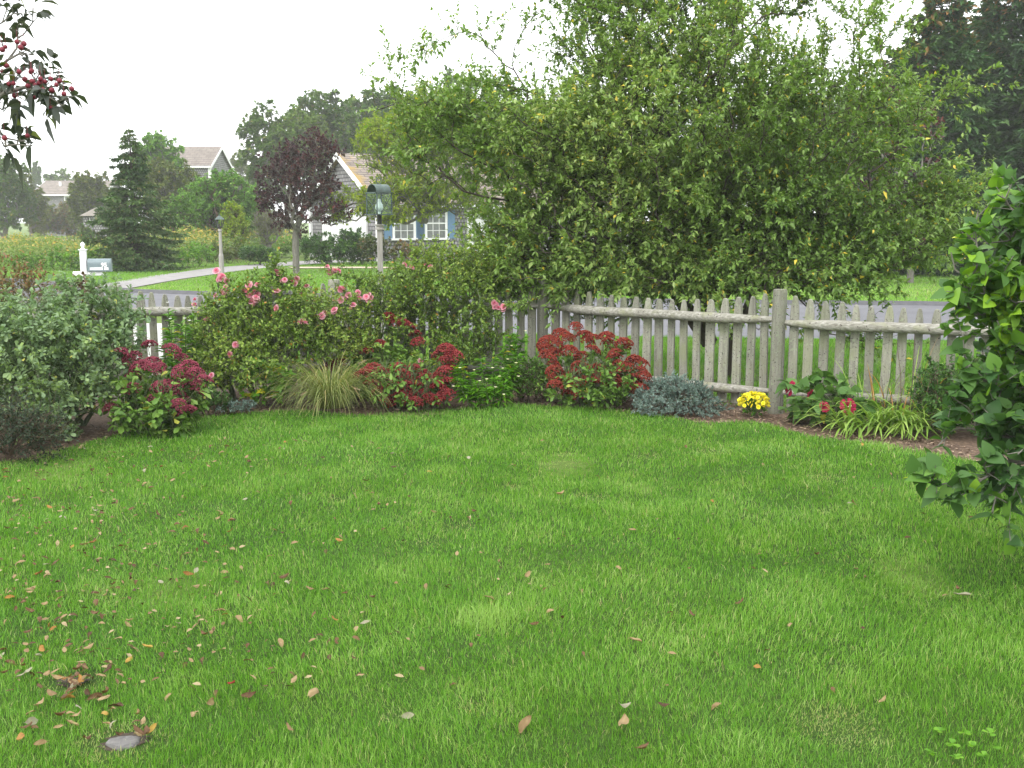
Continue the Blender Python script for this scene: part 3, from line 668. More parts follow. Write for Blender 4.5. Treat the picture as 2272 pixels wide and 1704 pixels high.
for (p0, p1) in ((200.0, 226.7), (229.3, 238.2)):
    MB().box(mp_((p0 + p1) / 2 * sc - 186 * sc, z2(596), wv + 0.003), ((p1 - p0) * sc, 0.004, 5.6 * sc), rz=rz).build('name_plate', M['white'], bd)
fc = bpy.data.curves.new('house_number', 'FONT'); fc.body = '95'; fc.size = 0.155; fc.extrude = 0.003; fc.offset = 0.007; fc.align_x = 'CENTER'; fc.materials.append(M['white'])
ft = bpy.data.objects.new('font_source', fc); C.objects.link(ft); bpy.context.view_layer.update()
me = bpy.data.meshes.new_from_object(ft.evaluated_get(bpy.context.evaluated_depsgraph_get())); bpy.data.objects.remove(ft); me.name = 'house_number'
fo_ = link('house_number', me, bd); me.materials.clear(); me.materials.append(M['white'])
fo_.location = tuple(mp_(43.5 * sc, z2(592) + .005, wv + 0.006) - ORG[mb.name][0]); fo_.rotation_euler = (R(90), 0, rz)

wb = thing('white_board', 'white painted board seen through the pickets behind the grey-green shrub', 'board', (gx(320, 12.2), 12.2, -0.03))
MB().box((gx(312, 12.2), 12.2, gz(758, 12.2)), (0.62, 0.03, 0.42), rz=.1, rx=R(-8)).build('panel', M['white'], wb)
MB().box((gx(285, 12.25), 12.25, 0.2), (0.05, 0.04, 0.5)).box((gx(345, 12.25), 12.25, 0.2), (0.05, 0.04, 0.5)).build('legs_frame', M['wood'], wb)

# ------------------------------------------------------------------ houses and shed
M['shingle'] = course_mat('grey_shingle', (0.20, 0.195, 0.20), (0.30, 0.29, 0.295), (0.07, 0.068, 0.07), 0.17, 0.17, 'wall')
M['roof'] = course_mat('roof_shingle', (0.20, 0.16, 0.13), (0.255, 0.21, 0.175), (0.085, 0.07, 0.06), 0.5, 0.11, 'roof', spots=((0.27, 0.185, 0.06), 0.12))
M['roof_plain'] = course_mat('far_roof_shingle', (0.165, 0.14, 0.12), (0.21, 0.18, 0.155), (0.13, 0.108, 0.095), 0.6, 0.2, 'roof')
M['shutter'] = noise_mat('blue_shutter', [(0.3, (0.10, 0.19, 0.31)), (0.7, (0.14, 0.24, 0.37))], 8, rough=0.6, bump=0.05)
M['window'] = noise_mat('window_glass', [(0.3, (0.10, 0.11, 0.11)), (0.7, (0.28, 0.29, 0.28))], 1.6, rough=0.08, bump=0, spec=0.8)
def house(name, label, C0, ang_, L, W, eave, ridge, wallm, roofm, over=0.25, gable_front='left'):
    t = thing(name, label, 'house', (C0[0], C0[1], -0.03), rotz=ang_)
    b = MB(); b.prism([(0, 0), (W, 0), (W, eave), (W / 2, ridge - .06), (0, eave)], (L, 0, 0), ex=(0, 1, 0)); b.build('wall', wallm, t, world=False)
    sl = (ridge - eave) / (W / 2); th = 0.14; rf = MB()
    oz = eave - sl * over
    rf.prism([(-over, oz), (W / 2, ridge), (W + over, oz), (W + over, oz + th), (W / 2, ridge + th), (-over, oz + th)], (L + 2 * over, 0, 0), origin=(-over, 0, 0), ex=(0, 1, 0))
    r_ = rf.build('roof', roofm, t, world=False)
    for xx in (-over - .03, L + over):
        for s0, s1 in ((-over, W / 2), (W + over, W / 2)):
            z0_ = oz - .10 if True else 0
            MB().prism([(s0, oz - .12), (s1, ridge - .12), (s1, ridge + th + .012), (s0, oz + th + .012)], (0.03, 0, 0), origin=(xx, 0, 0), ex=(0, 1, 0)).build('rake_board', M['white'], r_, world=False)
    MB().box((L / 2, -over - .05, oz + .02), (L + 2 * over, 0.09, 0.15)).build('gutter', M['white'], r_, world=False)
    for xx, yy in ((0, 0), (L, 0), (0, W), (L, W)):
        MB().box((xx, yy, (eave - .1) / 2), (0.22, 0.22, eave - .1)).build('corner_board', M['white'], t, world=False)
    return t
def window(t, wall, a, z0, ww, hh, shut=True, arch=False):
    """wall 'front': the plane y=0 facing -y; 'gable': the plane x=0 facing -x"""
    def bx_(da, dz, depth, sx, sz, nm, mt, par, th):
        c = (a + da, -depth - th / 2, z0 + dz) if wall == 'front' else (-depth - th / 2, a + da, z0 + dz)
        d = (sx, th, sz) if wall == 'front' else (th, sx, sz)
        return MB().box(c, d)
    g = bx_(0, hh / 2, 0.004, ww, hh, '', None, None, .02).build('window', M['window'], t, world=False)
    fr_ = MB()
    for (da, dz, sx, sz) in ((-ww / 2 - .05, hh / 2, .11, hh + .1), (ww / 2 + .05, hh / 2, .11, hh + .1), (0, hh + .06, ww + .24, .12)):
        x = bx_(da, dz, 0.004, sx, sz, '', None, None, .06); fr_.add(x.v, x.f)
    fr_.build('frame', M['white'], g, world=False)
    ms = MB()
    for da in (-ww / 6, ww / 6): x = bx_(da, hh / 2, 0.026, .025, hh, '', 0, 0, .012); ms.add(x.v, x.f)
    for dz in (hh * .25, hh * .75): x = bx_(0, dz, 0.03, ww, .025, '', 0, 0, .012); ms.add(x.v, x.f)
    x = bx_(0, hh * .5, 0.026, ww, .06, '', 0, 0, .022); ms.add(x.v, x.f)
    ms.build('muntins', M['white'], g, world=False)
    bx_(0, -.05, 0.004, ww + .34, .09, '', 0, 0, .11).build('sill', M['white'], g, world=False)
    if shut:
        for s_ in (-1, 1): bx_(s_ * (ww / 2 + .11 + .21), hh / 2 + .02, 0.004, .38, hh + .12, '', 0, 0, .04).build('shutter', M['shutter'], t, world=False)
HA = R(33); HD = 47.0; HC = np.array([gx(842, HD), HD])
hs = house('cottage', 'grey shingled cottage with white trim and blue shutters across the road', HC, HA, 14.0, 7.6, 2.55, 4.75, M['shingle'], M['roof'])
def along(px):                                     # where a photo column meets the front wall
    kk = (px - CX) / F * (math.cos(PITCH) + 0.6 / HD * math.sin(PITCH)); return (kk * HC[1] - HC[0]) / (math.cos(HA) - kk * math.sin(HA))
window(hs, 'front', along(896), 1.02, 0.95, 1.3); window(hs, 'front', along(967), 1.02, 0.95, 1.3); window(hs, 'front', along(1160), 1.02, 0.95, 1.3)
dx_ = along(1072); dr = MB().box((dx_, -.03, 1.08), (0.95, .05, 2.1)).build('door', M['white'], hs, world=False)
MB().box((dx_ - .72, -.045, 1.15), (.34, .08, 2.3)).box((dx_ + .72, -.045, 1.15), (.34, .08, 2.3)).box((dx_, -.045, 2.24), (1.08, .08, .16)).build('door_frame', M['white'], dr, world=False)
MB().lathe((dx_ + .36, -.09, 1.0), [(.03, -.03), (.03, .03)], 8).build('handle', M['iron'], dr, world=False)
gdoor = MB(); gdoor.box((-.03, 3.6, 1.1), (.05, 4.6, 2.15))
for iz in range(4):
    for iy in range(8): gdoor.box((-.062, 1.3 + .575 * iy + .29, .3 + iz * .53), (.014, .46, .40))
gdr = gdoor.build('garage_door', M['white'], hs, world=False)
MB().box((-.045, 1.2, 1.13), (.08, .18, 2.26)).box((-.045, 6.0, 1.13), (.08, .18, 2.26)).box((-.045, 3.6, 2.28), (.081, 4.98, .16)).build('door_frame', M['white'], gdr, world=False)
MB().prism([(5.9, 0), (7.3, 0), (7.3, .5), (5.9, .5)], (0.6, 0, 0), origin=(9, 0, 4.2), ex=(0, 1, 0)).build('chimney', M['bark_grey'], None).name = 'tmp'
bpy.data.objects.remove(bpy.data.objects['tmp'])

D2 = 92.0; C2 = (gx(472, D2), D2)
h2 = house('far_house', 'tall house with brown roof and pale gable rising over the far trees', (C2[0] - 5.2, D2 + .1), R(-1), 5.2, 6.5, 6.4, 8.1, M['shingle'], M['roof_plain'], over=.2)
window(h2, 'front', 1.6, 4.2, 0.9, 1.4, shut=False)
D3 = 128.0; h3 = house('low_house', 'low distant house with a brown roof above the hedge', (gx(82, D3), D3), R(-3), 8.2, 7.5, 4.9, 6.5, M['shingle'], M['roof_plain'], over=.3)
window(h3, 'front', 4.3, 3.3, 1.1, 1.3, shut=False); MB().lathe((2.2, 2.2, 5.9), [(.16, 0), (.16, .55)], 8).build('vent_pipe', M['white'], h3, world=False)
D4 = 74.0; sx = gx(222, D4)
sh = thing('garden_shed', 'small grey shingled shed with a pointed roof beside the spruce', 'shed', (sx, D4, -.03))
zz = lambda py: gz(py, D4)
MB().box((sx, D4, zz(480) / 2), (1.5, 1.5, zz(480) + .05)).build('wall', M['shingle'], sh)
ze, za = zz(480) + .03, zz(458)
MB().add([(sx - .95, D4 - .95, ze), (sx + .95, D4 - .95, ze), (sx + .95, D4 + .95, ze), (sx - .95, D4 + .95, ze), (sx, D4, za)], [(0, 1, 4), (1, 2, 4), (2, 3, 4), (3, 0, 4), (0, 3, 2, 1)]).build('roof', M['stem_grey'], sh)
wn = MB().box((gx(213, D4), D4 - .77, zz(490)), (.22, .04, .42)).build('window', M['iron'], sh)
MB().box((gx(213, D4), D4 - .80, zz(490)), (.025, .03, .42)).box((gx(213, D4), D4 - .80, zz(490)), (.26, .028, .03)).box((gx(213, D4), D4 - .79, zz(490) - .24), (.34, .06, .06)).build('frame', M['white'], wn)
# ------------------------------------------------------------------ foliage colours
M['crab'] = leaf_mat('crab_leaf', [(0, (0.042, 0.080, 0.018)), (0.35, (0.074, 0.123, 0.028)), (0.65, (0.112, 0.162, 0.045)), (0.88, (0.165, 0.205, 0.078)), (0.97, (0.30, 0.24, 0.04)), (1, (0.30, 0.16, 0.04))], rough=0.46, spec=0.42, gain=2.05, sat=1.05)
M['locust'] = leaf_mat('locust_leaf', [(0, (0.085, 0.14, 0.02)), (0.5, (0.155, 0.215, 0.035)), (0.9, (0.23, 0.27, 0.05)), (1, (0.33, 0.29, 0.05))], trans=0.4, gain=1.35, sat=1.15)
M['plum'] = leaf_mat('plum_leaf', [(0, (0.022, 0.012, 0.016)), (0.45, (0.05, 0.020, 0.024)), (0.8, (0.105, 0.032, 0.028)), (0.93, (0.15, 0.05, 0.035)), (1, (0.07, 0.10, 0.03))], trans=0.2, tcol=(1.4, 0.7, 0.6), rough=0.45)
M['oak'] = leaf_mat('oak_leaf', [(0, (0.030, 0.062, 0.016)), (0.5, (0.06, 0.105, 0.026)), (0.9, (0.105, 0.145, 0.04)), (1, (0.16, 0.13, 0.04))], trans=0.25, gain=1.5, sat=1.15)
M['olive'] = leaf_mat('olive_leaf', [(0, (0.05, 0.075, 0.018)), (0.5, (0.095, 0.125, 0.03)), (0.9, (0.15, 0.165, 0.045)), (1, (0.2, 0.14, 0.04))], trans=0.25, gain=1.2, sat=1.1)
M['lime'] = leaf_mat('lime_leaf', [(0, (0.045, 0.105, 0.02)), (0.5, (0.085, 0.17, 0.03)), (0.9, (0.14, 0.23, 0.045)), (1, (0.2, 0.24, 0.06))], trans=0.35, gain=1.6, sat=1.08)
M['spruce'] = leaf_mat('spruce_needle', [(0, (0.022, 0.045, 0.020)), (0.5, (0.048, 0.082, 0.030)), (0.9, (0.085, 0.125, 0.045)), (1, (0.10, 0.08, 0.045))], trans=0.1, rough=0.6, gain=1.6, sat=1.2)
M['cypress'] = leaf_mat('cypress_spray', [(0, (0.014, 0.034, 0.014)), (0.5, (0.030, 0.062, 0.022)), (0.88, (0.055, 0.092, 0.032)), (0.95, (0.12, 0.075, 0.035)), (1, (0.16, 0.09, 0.045))], trans=0.12, rough=0.6, gain=1.6, sat=1.2)
M['yew'] = leaf_mat('yew_needle', [(0, (0.018, 0.042, 0.014)), (0.5, (0.036, 0.075, 0.020)), (1, (0.075, 0.125, 0.032))], trans=0.12, rough=0.5, gain=1.7, sat=1.2)
M['meadow'] = leaf_mat('meadow_leaf', [(0, (0.055, 0.09, 0.018)), (0.3, (0.09, 0.145, 0.026)), (0.55, (0.14, 0.19, 0.035)), (0.68, (0.20, 0.20, 0.05)), (0.8, (0.30, 0.22, 0.04)), (0.92, (0.40, 0.28, 0.035)), (1, (0.24, 0.13, 0.05))], trans=0.25, gain=1.4, sat=1.0)
M['baptisia'] = leaf_mat('baptisia_leaf', [(0, (0.060, 0.105, 0.050)), (0.4, (0.10, 0.165, 0.072)), (0.75, (0.155, 0.225, 0.105)), (0.93, (0.16, 0.24, 0.05)), (1, (0.36, 0.31, 0.05))], trans=0.3, rough=0.5, gain=1.45, sat=0.92)
M['rose_leaf'] = leaf_mat('rose_leaf', [(0, (0.035, 0.065, 0.014)), (0.4, (0.072, 0.115, 0.024)), (0.72, (0.12, 0.165, 0.04)), (0.9, (0.16, 0.19, 0.05)), (0.96, (0.17, 0.11, 0.035)), (1, (0.30, 0.13, 0.04))], trans=0.28, rough=0.42, spec=0.3, gain=1.95, sat=1.1)
M['sedum_leaf'] = leaf_mat('sedum_leaf', [(0, (0.055, 0.105, 0.026)), (0.5, (0.098, 0.17, 0.042)), (0.9, (0.155, 0.225, 0.065)), (1, (0.25, 0.24, 0.06))], trans=0.2, rough=0.45, gain=1.25, sat=1.15)
M['lily_leaf'] = leaf_mat('lily_leaf', [(0, (0.045, 0.11, 0.018)), (0.5, (0.078, 0.18, 0.026)), (0.9, (0.13, 0.25, 0.04)), (1, (0.35, 0.30, 0.05))], trans=0.3, rough=0.38, spec=0.3, gain=1.2, sat=1.15)
M['juniper'] = leaf_mat('juniper_needle', [(0, (0.058, 0.105, 0.084)), (0.5, (0.12, 0.19, 0.155)), (0.9, (0.20, 0.285, 0.245)), (0.97, (0.2, 0.25, 0.2)), (1, (0.25, 0.18, 0.10))], trans=0.08, rough=0.6, gain=1.15, sat=0.85)
M['fountain'] = leaf_mat('fountain_blade', [(0, (0.085, 0.12, 0.03)), (0.45, (0.155, 0.19, 0.055)), (0.75, (0.26, 0.26, 0.10)), (1, (0.36, 0.26, 0.13))], trans=0.3, rough=0.45, gain=1.3)
M['strap'] = leaf_mat('strap_leaf', [(0, (0.06, 0.115, 0.026)), (0.5, (0.125, 0.195, 0.05)), (0.85, (0.20, 0.265, 0.085)), (0.95, (0.34, 0.27, 0.09)), (1, (0.30, 0.16, 0.07))], trans=0.3, rough=0.42, gain=1.55, sat=1.15)
M['hibiscus_leaf'] = leaf_mat('hibiscus_leaf', [(0, (0.04, 0.085, 0.026)), (0.5, (0.066, 0.125, 0.038)), (0.9, (0.105, 0.175, 0.06)), (1, (0.3, 0.26, 0.05))], trans=0.25, rough=0.48, gain=1.25, sat=1.2)
M['lilac_leaf'] = leaf_mat('lilac_leaf', [(0, (0.028, 0.062, 0.022)), (0.45, (0.060, 0.118, 0.034)), (0.75, (0.095, 0.175, 0.034)), (0.95, (0.16, 0.26, 0.035)), (1, (0.36, 0.36, 0.04))], trans=0.36, rough=0.42, spec=0.22, gain=1.5, sat=1.1)
M['dogwood_leaf'] = leaf_mat('dogwood_leaf', [(0, (0.038, 0.045, 0.038)), (0.5, (0.062, 0.078, 0.058)), (0.85, (0.10, 0.105, 0.10)), (1, (0.15, 0.19, 0.03))], trans=0.25, rough=0.5)
M['cotoneaster'] = leaf_mat('cotoneaster_leaf', [(0, (0.018, 0.032, 0.018)), (0.6, (0.04, 0.066, 0.035)), (1, (0.11, 0.15, 0.10))], trans=0.15, rough=0.55, spec=.15, gain=.95)
M['brown_leaf'] = leaf_mat('brown_leaf', [(0, (0.05, 0.03, 0.02)), (0.5, (0.12, 0.07, 0.045)), (1, (0.22, 0.14, 0.09))], trans=0.2)
M['russet'] = leaf_mat('russet_leaf', [(0, (0.04, 0.065, 0.018)), (0.45, (0.085, 0.11, 0.03)), (0.7, (0.15, 0.10, 0.045)), (1, (0.22, 0.10, 0.055))], trans=0.25, gain=1.25)
M['sage'] = leaf_mat('sage_flower', [(0, (0.16, 0.19, 0.15)), (0.5, (0.27, 0.28, 0.29)), (1, (0.40, 0.38, 0.50))], trans=0.2)
M['pink'] = leaf_mat('pink_petal', [(0, (0.60, 0.13, 0.22)), (0.5, (0.70, 0.24, 0.33)), (1, (0.80, 0.47, 0.53))], trans=0.35, tcol=(1.1, 0.9, 0.95), rough=0.6)
M['sedum_red'] = leaf_mat('sedum_red', [(0, (0.10, 0.016, 0.012)), (0.5, (0.185, 0.028, 0.02)), (1, (0.28, 0.062, 0.034))], trans=0.1, rough=0.8, spec=0.15)
M['sedum_pink'] = leaf_mat('sedum_pink', [(0, (0.11, 0.018, 0.03)), (0.5, (0.20, 0.036, 0.058)), (1, (0.31, 0.075, 0.105))], trans=0.1, rough=0.8, spec=0.15)
M['sedum_crimson'] = leaf_mat('sedum_crimson', [(0, (0.11, 0.014, 0.015)), (0.5, (0.195, 0.026, 0.028)), (1, (0.29, 0.06, 0.052))], trans=0.1, rough=0.8, spec=0.15)
M['yellow'] = leaf_mat('yellow_petal', [(0, (0.72, 0.55, 0.0)), (0.5, (0.85, 0.74, 0.01)), (1, (0.9, 0.85, 0.12))], trans=0.2, tcol=(1, 1, .6), rough=0.7)
M['cream'] = leaf_mat('cream_petal', [(0, (0.7, 0.68, 0.35)), (1, (0.85, 0.84, 0.62))], trans=0.3, tcol=(1, 1, .8), rough=0.7)
M['white_petal'] = leaf_mat('white_petal', [(0, (0.78, 0.78, 0.74)), (1, (0.86, 0.86, 0.84))], trans=0.2, tcol=(1, 1, 1), rough=0.7)
M['crimson'] = leaf_mat('crimson_petal', [(0, (0.13, 0.003, 0.012)), (0.6, (0.33, 0.006, 0.05)), (1, (0.44, 0.022, 0.10))], trans=0.3, tcol=(1.2, .6, .7), rough=0.55)
M['stamen'] = noise_mat('stamen', [(0.3, (0.75, 0.62, 0.42)), (0.7, (0.85, 0.75, 0.55))], 30, bump=0.1)
M['berry'] = noise_mat('berry', [(0.3, (0.11, 0.016, 0.03)), (0.7, (0.22, 0.03, 0.045))], 40, rough=0.5, bump=0.3)
M['plume'] = leaf_mat('grass_plume', [(0, (0.30, 0.22, 0.14)), (1, (0.52, 0.42, 0.30))], trans=0.2, rough=0.8)
M['thistle'] = leaf_mat('thistle', [(0, (0.20, 0.20, 0.19)), (1, (0.34, 0.34, 0.33))], trans=0.0, rough=0.8)

# ------------------------------------------------------------------ plant builders
def shrub(name, label, cat, base, blobs, ntips, leaves, stems=None, step=0.12, bf=0.25, bark='twig_brown', rtip=0.0016, extra=None, group=None, gap=-0.5, shell=0.6, seed=0, first=0, k=1.6, pn=('stems', 'foliage'), power=2.3, kdir=0.4, ret=False, nl=None, tl=0.12, twload=14, twup=.25, twf=.55, twr=.75):
    t = thing(name, label, cat, base, group)
    tips = blob_pts(blobs, ntips, shell, seed, gap, k) if ntips else np.zeros((0, 3))
    if extra is not None: tips = np.concatenate([tips, extra])
    b = np.array(base, float)
    if stems is None: stems = [[b, b + (0, 0, 0.06)]]
    sk = grow(stems, tips, step, bf, first, kdir=kdir)
    if nl:
        l0 = leaves[0]; sk = twiglets(sk, max(10, int(nl / (tl * l0['per_m'] + l0.get('tipn', 2)))), tl, twload, twup, twf, twr)
        leaves = [dict(l0, maxload=.9)] + list(leaves[1:])
    branches(pn[0], sk, M[bark], t, rtip, power)
    fo = Foliage()
    for lv in leaves:
        lv = dict(lv); m_ = lv.pop('mat', None); leaf_on(fo, sk, **lv)
    fo.build(pn[1], M[leaves[0]['mat']], t)
    return (t, sk) if ret else t
def E(px, py, d, rx, ry, rz, w=None):            # an ellipsoid of foliage centred where the photo shows it
    q = at(px, py, d); e = [q[0], q[1], q[2], rx, ry, rz]
    return e + [w] if w else e

# ------------------------------------------------------------------ the big crab apple behind the fence
cb = np.array([2.30, 12.1, -0.03])
blobs = [E(1500, 330, 12.2, 1.55, 1.5, 1.25, 5), E(1215, 400, 12.1, 0.78, 1.0, 0.85, 1.6), E(1010, 330, 12.0, 0.6, 0.6, 0.5, 0.33), E(1100, 225, 12.2, .5, .6, .32, .33),
         E(1800, 330, 12.3, 1.05, 1.2, 0.95, 2.1), E(1500, 130, 12.3, 1.35, 1.3, 0.7, 1.9), E(1430, 10, 12.5, .9, .9, .6, .8), E(1620, -30, 12.5, 1.0, 1.0, .7, .8), E(1900, 90, 12.6, .55, .8, .4, .09),
         E(1350, 540, 11.8, 1.25, 0.9, 0.48, 1.8), E(1720, 540, 11.9, 1.15, 0.9, 0.45, 1.5), E(2000, 490, 12.1, 0.7, 0.7, 0.35, .55), E(1130, 560, 11.7, 0.5, .5, .42, .55), E(1970, 230, 12.2, .5, .7, .34, .2), E(1180, 610, 11.6, .6, .6, .22, .8), E(1400, 612, 11.5, .8, .6, .24, 1.5), E(1600, 612, 11.5, .8, .6, .24, 1.5), E(1800, 600, 11.6, .8, .7, .26, 1.3), E(1960, 540, 11.8, .6, .6, .3, .8), E(1700, 480, 11.7, 1.1, .7, .4, 1.2), E(1450, 460, 11.4, 1.0, .5, .5, 1.2), E(1650, 430, 11.5, 1.0, .5, .5, 1.1), E(1250, 330, 11.5, .9, .6, .6, 1.0), E(950, 260, 11.9, .35, .4, .22, .1), E(2060, 430, 12.2, .45, .5, .25, .2)]
sh_ = []
for px, py, dd in ((1230, 20, 12), (1270, -15, 12), (1010, 85, 11.9), (935, 125, 11.8), (870, 180, 11.8), (850, 235, 11.8), (1165, 55, 12), (1110, 95, 12), (1060, 80, 12), (1400, -60, 12.4), (1480, -90, 12.4), (1560, -70, 12.4), (1680, -60, 12.4), (1740, -40, 12.4), (1800, -30, 12.5),
                   (1900, 20, 12.5), (1960, 60, 12.5), (2010, 50, 12.5), (1990, 120, 12.5), (2120, 170, 12.1), (2140, 195, 12.1), (2100, 215, 12.1), (2090, 320, 12), (2080, 345, 12), (2180, 400, 12), (2150, 440, 12), (2190, 430, 12), (1330, 10, 12), (1310, 40, 12), (900, 300, 11.8), (905, 370, 11.8), (880, 330, 11.7),
                   (1750, 640, 11.6), (1850, 640, 11.6), (1950, 640, 11.7), (1660, 690, 10.2), (1610, 700, 10.4), (1550, 720, 11.5), (1480, 690, 11.5), (1400, 700, 11.4), (1350, 690, 11.2), (1300, 690, 11.6), (1860, 760, 11.5), (1830, 740, 11.5), (1900, 750, 11.5), (1960, 770, 11.6), (1700, 720, 11), (1240, 650, 11), (1180, 640, 11), (1280, 640, 11.1)):
    for i in range(3): sh_.append(at(px + rng.normal() * 14, py + rng.normal() * 14, dd))
crab = shrub('crab_apple_tree', 'wide spreading crab apple tree with small green leaves leaning over the picket fence', 'tree', cb, blobs, 6000,
    [dict(mat='crab', maxload=4, per_m=50, L=0.056, W=0.027, tint=tint_fn(0.48, 0.16, 0.16, 1.6, 3, 0.02, 0.97), tpl='ovate', ang=52, up=0.9, droop=0.15, tipn=5)],
    stems=[[cb, cb + (0, 0, .45), cb + (-.05, -.02, .9)], [cb + (.16, -.05, 0), cb + (.24, -.08, .5), cb + (.45, -.12, 1.0)], [cb + (-.02, 0, .4), cb + (-.35, -.1, .85)]],
    step=0.17, bf=0.22, bark='bark_dark', rtip=0.0026, extra=np.array(sh_), first=1, gap=-0.5, shell=0.3, k=1.5, pn=('trunk', 'crown'), power=2.3, nl=250000, tl=.34, twload=14, twup=.2, twf=.95, twr=.6)

# ------------------------------------------------------------------ trees in the front yard across the road
def place_tree(name, label, base, blobs, ntips, m, L, W, per_m=28, tipn=6, trunk=None, bark='bark_grey', rtip=0.006, step=0.3, tint=None, group=None, gap=-0.3, maxload=3, tpl='card', first=None, k=1.2, power=2.2, seed=0, bf=0.25, droop=.2, up=.9, cat='tree', shell=.4, nl=None, tl=.3):
    b = np.array(base, float)
    tr = trunk or [[b, b + (0, 0, 1.0), b + (0, 0, 1.6)]]
    return shrub(name, label, cat, b, blobs, ntips, [dict(mat=m, maxload=maxload, per_m=per_m, L=L, W=W, tint=tint or tint_fn(0.5, 0.17, 0.15, 0.8, 3, 0.02, 0.97), tpl=tpl, up=up, droop=droop, tipn=tipn)],
                 stems=tr, step=step, bf=bf, bark=bark, rtip=rtip, first=len(tr[0]) - 1 if first is None else first, gap=gap, k=k, pn=('trunk', 'crown'), power=power, seed=seed, group=group, shell=shell, nl=nl, tl=tl)
d = 36.6; b0 = np.array([gx(938, d), d, -0.03])
place_tree('locust_tree', 'slender pale grey trunked tree with airy yellow-green leaves before the cottage', b0,
           [E(900, 330, d, 1.7, 1.6, 1.2, 2), E(1000, 300, d, 1.8, 1.6, 1.2, 2), E(960, 240, d, 1.5, 1.3, .8, 1.1), E(850, 300, d, .8, .9, .5, .5), E(790, 450, d - .5, 1.0, .7, .42, .7), E(880, 460, d - .5, 1.3, .9, .5, .6), E(1010, 430, d, 1.3, 1, .7, .8), E(860, 480, d - .6, 1.0, .8, .3, .5), E(900, 420, d - .5, 1.2, .9, .4, .8), E(770, 480, d - .5, .6, .5, .25, .4), E(1080, 350, d, 1.2, 1, 1, .8)],
           1500, 'locust', 0.10, 0.045, per_m=20, tipn=7, trunk=[[b0, b0 + (0.02, 0, .9), b0 + (0.05, 0, 1.75)], [b0 + (0.05, 0, 1.7), b0 + (-.25, 0, 2.5), b0 + (-.5, 0, 3.1)], [b0 + (0.05, 0, 1.7), b0 + (.4, 0, 2.6), b0 + (.75, .1, 3.3)]], rtip=0.007, step=.22, gap=-0.6, first=2, k=1.5, nl=64000, tl=.32)
d = 36.0; b0 = np.array([gx(657, d), d, -0.03])
place_tree('purple_leaf_tree', 'small purple-leaved tree with a slim grey trunk on the front lawn', b0,
           [E(655, 400, d, 1.15, 1.1, 0.85, 2), E(690, 345, d, .8, .8, .55, 1), E(620, 370, d, .65, .7, .55, .7), E(720, 410, d, .6, .6, .45, .6), E(735, 480, d, .55, .5, .25, .35), E(600, 450, d, .5, .6, .4, .45), E(680, 460, d, .85, .8, .5, 1), E(640, 490, d, .6, .6, .3, .5), E(730, 330, d, .35, .4, .25, .2), E(655, 510, d, .3, .3, .2, .2), E(755, 470, d - .2, .35, .3, .16, .3), E(590, 420, d, .3, .3, .22, .3), E(700, 310, d, .3, .3, .3, .25), E(640, 330, d, .35, .3, .25, .25)],
           750, 'plum', 0.10, 0.06, per_m=26, tipn=8, trunk=[[b0, b0 + (0, 0, .8), b0 + (0.02, 0, 1.35)]], rtip=0.006, step=.2, gap=-0.6, k=2.0, nl=15000, tl=.24)
d = 30.5; b0 = np.array([gx(2020, d), d, -0.03])
place_tree('purple_leaf_tree', 'dark purple tree showing through gaps beside the tall conifers', b0,
           [E(2010, 330, d, 1.2, 1.2, 1.2, 2), E(2030, 430, d, 1.2, 1.1, .9, 2), E(1920, 420, d, 1.3, 1, 1.1, 2), E(1960, 250, d, .9, .8, .9, 1), E(1990, 540, d, 1.3, 1, .5, 1.2)],
           500, 'plum', 0.12, 0.07, per_m=24, tipn=10, trunk=[[b0, b0 + (0, 0, .8), b0 + (0.02, 0, 1.25)]], rtip=0.006, step=.25, nl=9000, tl=.25)
